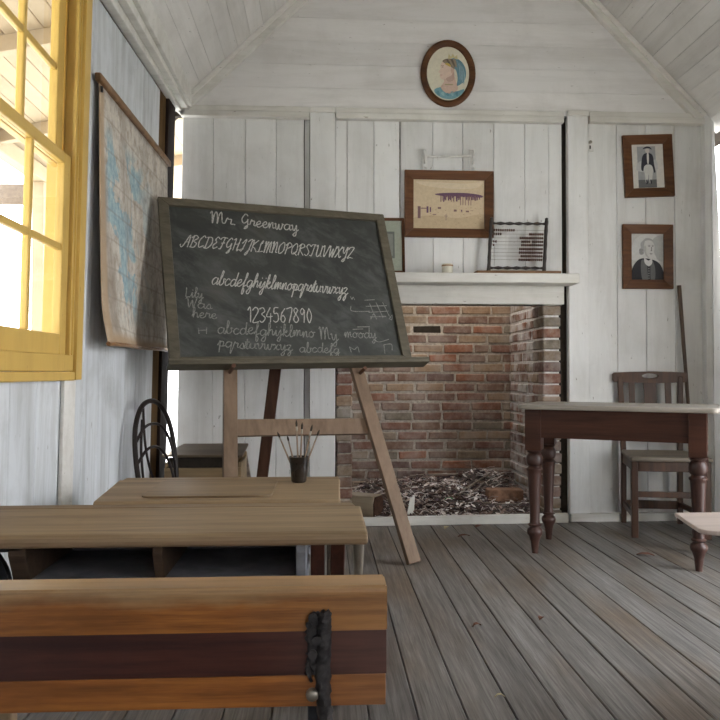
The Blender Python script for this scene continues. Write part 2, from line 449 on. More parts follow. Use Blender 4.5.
t.box(.078,1.496,4.375,4.42,2.478,2.516); t.box(.078,1.496,4.386,4.42,2.512,2.55)
t.box(1.526,1.66,4.388,4.42,2.525,2.56)
t.box(1.662,2.40,4.375,4.42,2.484,2.522); t.box(1.662,2.40,4.386,4.42,2.518,2.555)
struct(t.build('trim_1', M['trim'], bevel=.004))
def rake_trim(name, p0, p1):
    t = MB(); p0, p1 = V(p0), V(p1); d = (p1-p0).normalized()
    up = V((-d.z,0,d.x)) if d.x > 0 else V((d.z,0,-d.x))
    t.bar(p0+up*-.035, p1+up*-.035, .05, .055, up); t.bar(p0+up*-.012, p1+up*-.012, .075, .03, up)
    return struct(t.build(name, M['trim'], bevel=.004))
rake_trim('trim_2', (-.90,4.40,2.525), (.81,4.40,4.172))
rake_trim('trim_3', (2.40,4.40,2.542), (.80,4.40,4.167))
t = MB(); t.box(1.527,2.392,4.372,4.42,.004,.052); t.box(-.85,-.09,4.39,4.42,.004,.06)
struct(t.build('baseboard_back', M['trim'], bevel=.004))

# ------------------------------------------------------------------ ceiling slopes (one sheet of boards each side)
def slope(name, base, top, n=22):
    base, top = V(base), V(top); d = (top-base); L = d.length; d.normalize()
    nrm = V((-d.z,0,d.x)) if d.x > 0 else V((d.z,0,-d.x))
    c = MB(); k = math.ceil(L/.106)
    for i in range(k):
        p0 = base + d*(i*.106+.0004); p1 = base + d*min((i+1)*.106-.0004, L)
        q0, q1 = p0+nrm*.016, p1+nrm*.016
        e = [V((0,-2.5,0)), V((0,4.44,0))]
        c.hexa([p0+e[0], p1+e[0], p1+e[1], p0+e[1], q0+e[0], q1+e[0], q1+e[1], q0+e[1]])
    o = struct(c.build(name, M['ceil'], bevel=.002, seg=1))
    r = MB(); p0 = base - d*.08 + nrm*.02; p1 = top + d*.05 + nrm*.02; q0, q1 = p0+nrm*.05, p1+nrm*.05
    e = [V((0,-2.6,0)), V((0,4.60,0))]
    r.hexa([p0+e[0], p1+e[0], p1+e[1], p0+e[1], q0+e[0], q1+e[0], q1+e[1], q0+e[1]])
    struct(r.build('roof_'+name, M['backing'])); return o  # unseen roof slab, added above the boards to keep daylight out
slope('ceiling', (-.90,0,2.530), (.808,0,4.175))
slope('ceiling_right', (2.50,0,2.445), (.800,0,4.172))

# ------------------------------------------------------------------ left wall (it leans slightly), window 1
def XL(z): return -.893 + .022*(z-2.5)
def lbox(mb, y0, y1, z0, z1, o0, o1, **k):
    P = []
    for z in (z0, z1):
        for (o, y) in ((o0,y0),(o1,y0),(o1,y1),(o0,y1)): P.append((XL(z)+o, y, z))
    mb.hexa(P, **k)
WY0, WY1, WZ0, WZ1 = 1.42, 2.69, .93, 2.42
l = MB()
y = -2.45
ys = []
while y < 3.95:
    ys.append(y); y += .196
ys.append(3.98)
ys = [q for q in ys if not (WY0-.05 < q < WY1+.06)] + [WY0, 2.19, 2.395, 2.59, WY1+.02, 2.9]
ys = sorted(set(round(q,3) for q in ys))
for a, c in zip(ys[:-1], ys[1:]):
    j = random.uniform(-.0015,.0015)
    if a >= WY0-.001 and c <= WY1+.03:
        lbox(l, a+.0015, c-.0015, .0, WZ0, -.025, j); lbox(l, a+.0015, c-.0015, WZ1, 2.56, -.025, j)
    else:
        zc = lambda q: 2.336 + max(0, q-1.3)/3.1*.172 - .009
        P = []
        for lo_ in (0, 1):
            for o_2, yy in ((-.025,a+.0015),(j,a+.0015),(j,c-.0015),(-.025,c-.0015)):
                zz = zc(yy) if lo_ else 0.0
                P.append((XL(zz)+o_2, yy, zz))
        l.hexa(P)
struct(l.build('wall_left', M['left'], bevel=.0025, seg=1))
k = MB()
lbox(k,-2.5,WY0,-.05,2.6,-.06,-.028); lbox(k,WY1,3.98,-.05,2.6,-.06,-.028); lbox(k,WY0,WY1,-.05,WZ0,-.06,-.028); lbox(k,WY0,WY1,WZ1,2.6,-.06,-.028)
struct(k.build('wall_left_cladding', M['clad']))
k = MB(); lbox(k, 2.60, 2.715, .0, .895, .002, .016); struct(k.build('trim_4', M['trim'], bevel=.003))
k = MB(); lbox(k, 3.985, 4.15, -.02, 2.52, -.09, -.006); k2 = MB(); lbox(k2, 4.152, 4.335, -.02, 2.52, -.09, .010)
struct(k.build('wall_left_stud', M['stud'], bevel=.004)); struct(k2.build('wall_left_corner_post', M['studdark'], bevel=.004))
k = MB()
for o0, o1, zb0, zb1, zt in ((-.01,.035,2.40,2.508,2.53),(.035,.075,2.44,2.525,2.545),(.075,.10,2.50,2.535,2.55)):
    P = []
    y1 = 4.40
    # the lower edge sags towards the near end
    z0 = zb0 - .064*(1 if o0 < 0 else .6 if o0 < .05 else .3)
    P = [(XL(2.5)+o0,1.3,z0),(XL(2.5)+o1,1.3,z0),(XL(2.5)+o1,y1,zb1),(XL(2.5)+o0,y1,zb1),
         (XL(2.5)+o0,1.3,zt+o0),(XL(2.5)+o1,1.3,zt+o1),(XL(2.5)+o1,y1,zt+o1),(XL(2.5)+o0,y1,zt+o0)]
    k.hexa(P)
    k.hexa([(XL(2.5)+o0,-2.45,z0),(XL(2.5)+o1,-2.45,z0),(XL(2.5)+o1,1.3,z0),(XL(2.5)+o0,1.3,z0),(XL(2.5)+o0,-2.45,zt+o0),(XL(2.5)+o1,-2.45,zt+o1),(XL(2.5)+o1,1.3,zt+o1),(XL(2.5)+o0,1.3,zt+o0)])
struct(k.build('trim_5', M['trim'], bevel=.005))

# window frame
win = MB()
lbox(win, WY1, WY1+.062, .895, 2.50, 0, .024); lbox(win, WY0-.062, WY0, .895, 2.50, 0, .024)
lbox(win, WY0, WY1, 2.42, 2.50, 0, .024)
lbox(win, WY1-.012, WY1, .985, 2.42, -.10, .012); lbox(win, WY0, WY0+.012, .985, 2.42, -.10, .012); lbox(win, WY0+.01, WY1-.01, 2.405, 2.42, -.10, .012)
lbox(win, WY1-.030, WY1-.012, .985, 2.42, -.004, .008); lbox(win, WY0+.012, WY0+.030, .985, 2.42, -.004, .008)
lbox(win, WY1-.028, WY1-.012, .985, 2.42, -.0395, -.0365)
W1 = struct(win.build('window_1', M['yellow'], bevel=.004))
s_ = MB(); lbox(s_, WY0, WY1-.004, .925, .985, -.10, .014); lbox(s_, WY0-.055, WY1-.004, .893, .924, 0, .022)
s_.build('window_sill', M['yellow'], W1, bevel=.004)
def sash(name, z0, z1, rb, rt, o0, o1, mz):
    y0, y1 = WY0+.03, WY1-.03
    s = MB()
    lbox(s, y1-.062, y1, z0, z1, o0, o1); lbox(s, y0, y0+.062, z0, z1, o0, o1)
    lbox(s, y0+.062, y1-.062, z0, z0+rb, o0, o1); lbox(s, y0+.062, y1-.062, z1-rt, z1, o0, o1)
    o = s.build(name, M['yellow'], W1, bevel=.004)
    gy0, gy1 = y0+.062, y1-.062; step = (gy1-gy0)/4
    m = MB(); mid = (o0+o1)/2
    for i in (1,2,3): lbox(m, gy0+i*step-.012, gy0+i*step+.012, z0+rb, z1-rt, o0+.004, o1-.003)
    lbox(m, gy0, gy1, mz-.012, mz+.012, o0+.005, o1-.005)
    m.build('muntin', M['yellow'], o, bevel=.004)
    for i in range(4):
        for a, c in ((z0+rb, mz-.012), (mz+.012, z1-rt)):
            p = MB(); lbox(p, gy0+i*step+.0125*(i>0), gy0+(i+1)*step-.0125*(i<3), a, c, mid-.0015, mid+.0015)
            p.build('glass_pane', M['glass'], o)
sash('lower_sash', .985, 1.706, .073, .040, -.036, -.006, 1.368)
sash('upper_sash', 1.668, 2.405, .040, .06, -.070, -.040, 2.012)

# ------------------------------------------------------------------ right wall, rear wall (behind the camera) with their openings
def panel(mb, axis, p0, p1, lo, hi, z0, z1, holes):
    """boarded wall sheet; axis 'Y' wall runs along y between lo,hi at x p0..p1; 'X' runs along x"""
    cuts = sorted(set([lo, hi] + [h[0] for h in holes] + [h[1] for h in holes]))
    fine = []
    for a, c in zip(cuts[:-1], cuts[1:]):
        n = max(1, round((c-a)/.19)); fine += [(a+(c-a)*i/n, a+(c-a)*(i+1)/n) for i in range(n)]
    for a, c in fine:
        spans = [(z0, z1)]
        for h in holes:
            if a >= h[0]-1e-4 and c <= h[1]+1e-4:
                new = []
                for s0, s1 in spans:
                    if h[2] > s0: new.append((s0, min(h[2], s1)))
                    if h[3] < s1: new.append((max(h[3], s0), s1))
                spans = new
        for s0, s1 in spans:
            if axis == 'Y': mb.box(p0, p1, a+.001, c-.001, s0, s1)
            else: mb.box(a+.001, c-.001, p0, p1, s0, s1)
HR = [(1.95,3.05,0,2.12),(-.7,.1,.9,2.1)]
r = MB(); panel(r, 'Y', 2.50, 2.53, -2.45, 4.36, 0, 2.46, HR); struct(r.build('wall_right', M['white']))
r = MB(); panel(r, 'Y', 2.535, 2.56, -2.45, 4.36, -.05, 2.44, HR); struct(r.build('wall_right_cladding', M['clad']))
r = MB()
for y0, y1, z0, z1 in HR:
    r.box(2.478,2.575,y0-.07,y0,z0,z1+.07); r.box(2.478,2.575,y1,y1+.07,z0,z1+.07); r.box(2.478,2.575,y0,y1,z1,z1+.07)
    if z0 > 0: r.box(2.46,2.60,y0-.07,y1+.07,z0-.05,z0)
struct(r.build('trim_6', M['yellow'], bevel=.004))
HB = [(.9,1.5,.9,2.1)]
r = MB(); panel(r, 'X', -2.50, -2.46, -1.0, 2.56, 0, 2.5, HB)
r.add([(-1.0,-2.5,2.5),(2.56,-2.5,2.5),(.80,-2.5,4.25),(-1.0,-2.46,2.5),(2.56,-2.46,2.5),(.80,-2.46,4.25)], [(0,1,2),(3,5,4),(0,3,4,1),(1,4,5,2),(2,5,3,0)])
struct(r.build('wall_rear', M['white']))

# ------------------------------------------------------------------ outdoors: ground and the verandah beyond the window
g = MB(); g.box(-40,40,-40,60,-.62,-.60); struct(g.build('ground', M['grass']))
vz = lambda xx: 2.87 + (xx+.98)*.20
c = MB()
for i in range(13):
    xa = -.98 - i*.103; xb = xa-.10
    c.hexa([(xa,-2,vz(xa)),(xb,-2,vz(xb)),(xb,9,vz(xb)),(xa,9,vz(xa)),(xa,-2,vz(xa)+.02),(xb,-2,vz(xb)+.02),(xb,9,vz(xb)+.02),(xa,9,vz(xa)+.02)])
for yy in (.3,1.5,2.7,3.9,5.1,6.3): c.hexa([(-1.0,yy,vz(-1.0)-.09),(-2.3,yy,vz(-2.3)-.09),(-2.3,yy+.06,vz(-2.3)-.09),(-1.0,yy+.06,vz(-1.0)-.09),(-1.0,yy,vz(-1.0)),(-2.3,yy,vz(-2.3)),(-2.3,yy+.06,vz(-2.3)),(-1.0,yy+.06,vz(-1.0))])
struct(c.build('verandah_ceiling', M['cream'], bevel=.003, seg=1))
c = MB(); c.box(-2.36,-2.26,-2,9,2.48,2.60); struct(c.build('verandah_beam', M['cream'], bevel=.005))
for yy in (2.3, 5.95, 8.9):
    c = MB(); c.box(-2.36,-2.27,yy,yy+.10,-.6,2.48); struct(c.build('verandah_post', M['cream'], bevel=.005))
c = MB(); c.box(-5.5,-2.36,5.97,6.03,2.30,2.46); struct(c.build('verandah_cross_beam', M['clad'], bevel=.005))

# ------------------------------------------------------------------ fireplace
FP = thing('fireplace', 'wide open brick fireplace under a white mantel shelf', 'fireplace', (.79,4.44,0))
CH = .0709
def brick_face(mb, o, u, n, W, z0, z1, odd=0, missing=(), depth=.04, lng=.226):
    """courses of bricks on a face: o corner, u along, n outward"""
    o, u, n = V(o), V(u), V(n); k = 0; z = z0
    mb.hexa([o+n*-.008+V((0,0,z0)), o+u*W-n*.008+V((0,0,z0)), o+u*W-n*.12+V((0,0,z0)), o-n*.12+V((0,0,z0)),
             o+n*-.008+V((0,0,z1)), o+u*W-n*.008+V((0,0,z1)), o+u*W-n*.12+V((0,0,z1)), o-n*.12+V((0,0,z1))], mi=1)
    while z < z1-.01:
        p = -((k+odd) % 2)*lng/2 - random.uniform(0,.02); i = 0
        while p < W:
            L = lng*random.choice((1,1,1,.96,1.04)) if random.random() > .08 else lng*.52
            a, c = max(p, 0)+.008, min(p+L, W)-.008
            if c-a > .025:
                r = lambda q=.006: random.uniform(-q, q)
                d0 = random.uniform(-.004,.005); zt = min(z+CH, z1)
                soot = any(abs((a+c)/2-mx) < .12 and abs(z+CH/2-mz) < .036 for mx, mz in missing)  # near-black brick painted as the shade inside a missing brick's hole
                if soot: d0 = -.006
                P = []
                for zz in (z+.0085, zt-.0085):
                    for (uu, dd) in ((a,d0),(c,d0),(c,-depth),(a,-depth)):
                        P.append(o + u*(uu+r()) + n*(dd+r(.0015)) + V((0,0,zz+r(.0035))))
                mb.hexa(P, mi=2 if soot else 0)
            p += L; i += 1
        z += CH; k += 1
m = MB(); brick_face(m, (.10,5.26,0), (1,0,0), (0,-1,0), 1.36, .0, 2.2, missing=[(.70,1.226)])
m.build('brick_back', [M['brick'], M['mortar'], M['backing']], FP, world=True, bevel=.006, seg=2)
m = MB(); brick_face(m, (1.374,5.25,0), (0,-1,0), (-1,0,0), .60, .0, 1.9, odd=1)
o_ = m.build('brick_side', [M['bricklime'], M['mortarlime'], M['backing']], FP, world=True, bevel=.006, seg=2)
o_['label'] = 'limewashed brick cheek of the fireplace'
m = MB(); brick_face(m, (.178,4.66,0), (0,1,0), (1,0,0), .59, .0, 1.9)
m.build('brick_side', [M['brick'], M['mortar'], M['backing']], FP, world=True, bevel=.006, seg=2)
def pier(x0, x1):
    m = MB(); z = 0; k = 0
    m.box(x0+.008, x1-.008, 4.445, 4.655, 0, 1.9, mi=1)
    while z < 1.9:
        r = lambda q=.004: random.uniform(-q, q)
        cut = 4.435 + (.226 if k % 2 else .112)
        for a, c in ((4.435, cut-.005), (cut+.005, 4.66)):
            if c-a > .03: m.box(x0+r(.003), x1+r(.003), a+r(), c, z+.005+r(.002), z+CH-.005+r(.002), mi=0)
        z += CH; k += 1
    return m
pier(1.374,1.487).build('brick_pier', [M['brickpier'], M['mortarlime']], FP, world=True, bevel=.006, seg=1)
pier(.082,.178).build('brick_pier', [M['brickpier'], M['mortar']], FP, world=True, bevel=.006, seg=1)
m = MB(); m.box(.05,1.50,4.446,4.62,FZ+.01,2.7); m.box(.05,.16,4.62,5.4,1.9,2.7); m.box(1.39,1.52,4.62,5.4,1.9,2.7); m.box(.05,1.52,5.27,5.42,0,2.7); m.box(1.50,1.62,4.491,5.42,0,2.7); m.box(-.05,.07,4.491,5.42,0,2.7); m.box(-.06,1.63,4.407,5.43,-.25,-.021)
m.build('chimney', [M['mortar']], FP, world=True)  # unseen flue cut short to admit daylight; added blocks stop sun leaks
m = MB(); m.box(-.02,1.545,4.255,4.42,1.461,1.520); m.build('mantel_shelf', M['trim'], FP, world=True, bevel=.006)
m = MB(); m.box(.078,1.494,4.385,4.42,FZ,1.4605); m.build('mantel_fascia', M['trim'], FP, world=True, bevel=.004)
m = MB(); m.hexa([(.05,4.318,.0005),(1.508,4.366,.0005),(1.508,4.404,.0005),(.05,4.356,.0005),(.05,4.318,.050),(1.508,4.366,.056),(1.508,4.404,.056),(.05,4.356,.050)]); m.build('hearth_board', M['trim'], FP, world=True, bevel=.004)
def hh(x, y):
    g = lambda cx, cy, s, a: a*math.exp(-((x-cx)**2+(y-cy)**2)/s**2)
    e = min(1, max(0, (y-4.36)/.25))
    return .03 + e*(.02 + g(1.2,5.12,.26,.15) + g(.70,5.05,.34,.10) + g(.35,4.95,.25,.06) + g(.95,4.72,.2,.03) + .012*math.sin(x*17+y*9))
m = MB(); nx, ny = 44, 30; vs = []; fs = []
for j in range(ny+1):
    for i in range(nx+1):
        xx = .185 + 1.185*i/nx; yy = 4.42 + .83*j/ny; vs.append((xx, yy, hh(xx,yy)+random.uniform(-.006,.006)))
for j in range(ny):
    for i in range(nx):
        a = j*(nx+1)+i; fs.append((a, a+1, a+nx+2, a+nx+1))
m.add(vs, fs); vs2 = [(1.37,4.36,0),(1.37,4.42,hh(1.3,4.42)),(.185,4.42,hh(.2,4.42)),(.185,4.36,0)]
m.add([(.185,4.41,-.02),(1.37,4.41,-.02),(1.37,4.42,.035),(.185,4.42,.035)], [(0,1,2,3)])
m.build('hearth_floor', M['ash'], FP, world=True, smooth=True)

# dead leaves, bark and twigs heaped on the hearth: uncountable, one object
LT = MB()
def leafpiece(mb, x, y, z, L, W, yaw, tilt, curl):
    R = Matrix.Translation((x,y,z)) @ Euler((tilt*random.uniform(-1,1), tilt*random.uniform(-1,1), yaw)).to_matrix().to_4x4()
    P = []
    for i, (t, wd) in enumerate(((0,.15),(.3,.9),(.65,1),(1,.1))):
        zz = curl*math.sin(t*PI)
        P += [((t-.5)*L, -wd*W/2, zz+curl*.4), ((t-.5)*L, 0, zz), ((t-.5)*L, wd*W/2, zz+curl*.4)]
    fs = []
    for i in range(3):
        for j in range(2): fs.append((3*i+j, 3*i+j+1, 3*i+j+4, 3*i+j+3))
    mb.add(P, fs, M=R)
for i in range(2300):
    x = random.uniform(.20,1.36); y = 4.385 + .86*random.random()**1.15
    z = hh(x,y) + random.uniform(.0,.022)
    if random.random() < .72: leafpiece(LT, x, y, z, random.uniform(.02,.085), random.uniform(.007,.026), random.uniform(0,6.3), .55, random.uniform(-.006,.010))
    else:
        a = random.uniform(0,6.3); L = random.uniform(.04,.14); e = random.uniform(-.02,.03)
        p0 = V((x,y,z)); p1 = p0+V((math.cos(a)*L/2, math.sin(a)*L/2, e+.004)); p2 = p0+V((math.cos(a+.2)*L, math.sin(a+.2)*L, e))
        if .19 < p2.x < 1.365 and 4.38 < p2.y < 5.25: LT.tube([p0,p1,p2], random.uniform(.0015,.004), 5)
lo = LT.build('leaf_litter', M['litter'], fix=False, smooth=False)
tag(lo, 'heap of dead leaves, bark and twigs covering the brick hearth', 'leaf litter'); lo['kind'] = 'stuff'
def hstick(label, pts, r):
    m = MB(); pp = smooth_path(pts, 4); m.tube(pp, [r*(1-.4*i/len(pp)) for i in range(len(pp))], 7)
    tag(m.build('fallen_stick', M['twig'], smooth=True), label, 'stick', 'fallen sticks on the hearth')
hstick('long pale stick slanting up out of the hearth litter near the middle', [(.86,4.66,.115),(1.0,4.83,.165),(1.18,5.0,.225)], .0085)
hstick('pale forked-looking stick lying just right of the long slanting stick', [(.96,4.68,.105),(1.06,4.84,.155),(1.14,4.92,.19)], .007)
hstick('dark stick lying flat across the back of the hearth heap', [(.62,5.12,.185),(.80,5.12,.195),(.96,5.10,.2)], .010)
hstick('thin stick at the right of the hearth in front of the loose orange brick', [(1.02,4.60,.085),(1.16,4.58,.08),(1.30,4.60,.075)], .006)
def loose(name, label, cat, c, size, rz, mats, ends=False):
    r = thing(name, label, cat, c, rz)
    m = MB(); x, y, z = (q/2 for q in size); rr = lambda: random.uniform(-.004,.004)
    m.hexa([(sx*x+rr(), sy*y+rr(), sz*z+z+rr()*.3) for sz in (-1,1) for sx, sy in ((-1,-1),(1,-1),(1,1),(-1,1))])
    m.build(name.split('_')[-1] if not ends else 'block_body', mats[0], r, bevel=.007)
    return r
def brick1(label, c, size, rz, rx=0):
    m = MB(); x, y, z = (q/2 for q in size); rr = lambda: random.uniform(-.004,.004)
    m.hexa([(sx*x+rr(), sy*y+rr(), sz*z+z+rr()*.3) for sz in (-1,1) for sx, sy in ((-1,-1),(1,-1),(1,1),(-1,1))])
    o = m.build('loose_brick', M['orange_brick'], bevel=.007); o.location = c; o.rotation_euler = (rx,0,rz)
    return tag(o, label, 'brick')
brick1('loose orange brick lying in the litter at the right of the hearth', (1.20,4.735,.055), (.235,.112,.098), -.05)
blk = thing('timber_block', 'pale sawn timber block with a dark end at the left of the hearth', 'timber block', (.235,4.48,.045), -.55)
m = MB(); m.box(-.20,.12,-.065,.065,0,.125); m.build('block_body', M['block'], blk, bevel=.012)
m = MB(); m.prism([(-.062,.004),(.062,.004),(.064,.08),(.045,.121),(-.045,.121),(-.064,.08)], .118, .127, M=Matrix(((0,0,1,0),(1,0,0,0),(0,1,0,0),(0,0,0,1)))); m.build('end_grain', M['blockend'], blk, bevel=.004)
m = MB(); m.hexa([(.52,4.42,.05),(.56,4.43,.05),(.556,4.432,.05),(.516,4.422,.05),(.535,4.41,.15),(.566,4.42,.17),(.564,4.422,.17),(.533,4.412,.15)])
tag(m.build('paper_scrap', M['paper']), 'white scrap of paper standing up in the hearth litter', 'paper')
m = MB(); leafpiece(m, .80,4.56,.115,.075,.03,2.2,.25,.012)
tag(m.build('green_leaf', M['green'], fix=False), 'single green leaf lying on the hearth litter', 'leaf')
for lab, x, y, z, L, W, yaw, mt in (
    ('pale dry leaf on the floor just in front of the hearth board', .728,4.24,.004,.075,.028,1.2,'leafpale'),
    ('brown curled leaf on the floor in front of the hearth by the easel', .79,4.02,.004,.075,.035,.3,'leaf'),
    ('small red-brown leaf on the open floor, nearest the camera', .558,2.60,.004,.036,.022,.4,'leaf'),
    ('small brown leaf on the open floor, right of the red-brown one', .812,2.66,.004,.04,.022,1.0,'leaf'),
    ('dark brown leaf on the floor under the wooden table', 1.62,3.56,.004,.085,.045,-.4,'leaf'),
    ('brown leaf lying right in front of the hearth board beside the table leg', .93,4.27,.004,.09,.035,.9,'leaf'),
    ('tiny pale leaf on the near floor boards', .50,2.03,.003,.03,.01,0,'leafpale')):
    m = MB(); leafpiece(m, 0,0,0,L,W,0,.03,.008); o = m.build('dead_leaf', M[mt], fix=False); o.location = (x,y,z); o.rotation_euler = (0,0,yaw)
    tag(o, lab, 'leaf', 'dead leaves on the floor')

# ------------------------------------------------------------------ easel and blackboard
FR_, LR_ = V((.438,3.440,0)), V((-.402,3.168,0)); FT, LTp = V((-.04,4.004,1.70)), V((-.494,3.842,1.70))
BN = V((.321,-.875,.364)).normalized(); BU = V((-.141,.336,.931)).normalized(); BR = V((.937,.350,.016)).normalized()
ez = thing('easel', 'tall tan wooden easel holding up the blackboard', 'easel', (0,3.6,0))
for a, c in ((LR_, LTp), (FR_, FT)):
    d = (c-a).normalized(); a2 = a + d*.012
    m = MB(); m.bar(a2, c, .066, .032, BN); m.build('front_leg', M['easel'], ez, world=True, bevel=.003)
ra, rc = V((-.385,4.15,.002)), V((-.200,3.891,1.41))
m = MB(); m.bar(ra, rc, .062, .034, (0,-.9,.3)); o = m.build('rear_leg', M['easelrear'], ez, world=True, bevel=.003); o['label'] = 'red-brown rear leg'
m = MB(); m.bar(V((-.45,3.431,.660))-BN*.002, V((.235,3.672,.648))-BN*.002, .024, .082, BN.cross(BR)*-1, w2=.024, h2=.082); m.build('cross_rail', M['easel'], ez, world=True, bevel=.002)
m = MB(); m.bar(LR_.lerp(LTp,.83)-BN*.004, FR_.lerp(FT,.83)-BN*.004, .03, .06, BN.cross(BR)*-1); m.build('top_rail', M['easel'], ez, world=True, bevel=.002)
for p in ((-.449,3.505,.925),(.188,3.745,.915)):
    p = V(p); m = MB(); m.tube([p, p+BN*.085], .010, 8); m.build('peg', M['easelrear'], ez, world=True, smooth=True)
bd = thing('blackboard', 'framed blackboard covered in chalked alphabets, standing on the easel', 'blackboard', (-.713,3.392,.95))
BM = Matrix((( BR.x,BU.x,BN.x,-.713),(BR.y,BU.y,BN.y,3.392),(BR.z,BU.z,BN.z,.95),(0,0,0,1)))
def bbuild(m, name, mt, par=bd, **k):
    m.v = [BM @ p for p in m.v]; return m.build(name, mt, par, world=True, **k)
BW, BH = 1.27, .928
m = MB(); m.box(.03,BW-.03,.03,BH-.03,-.016,-.004); slate = bbuild(m, 'slate_surface', M['slate'])
m = MB()
m.prism([(0,BH),(BW,BH),(BW-.052,BH-.045),(.052,BH-.045)], -.02, .012)
m.prism([(0,0),(0,BH),(.052,BH-.045),(.052,.045)], -.02, .012)
m.prism([(BW,0),(BW-.052,.045),(BW-.052,BH-.045),(BW,BH)], -.02, .012)
m.prism([(0,0),(.052,.045),(BW-.052,.045),(BW,0)], -.02, .012)
bbuild(m, 'frame', M['bframe'], bevel=.003)
m = MB(); m.box(-.012,1.345,-.014,.006,-.02,.062); m.box(-.012,1.345,.006,.016,.054,.062); bbuild(m, 'chalk_ledge', M['bframe'], bevel=.003)

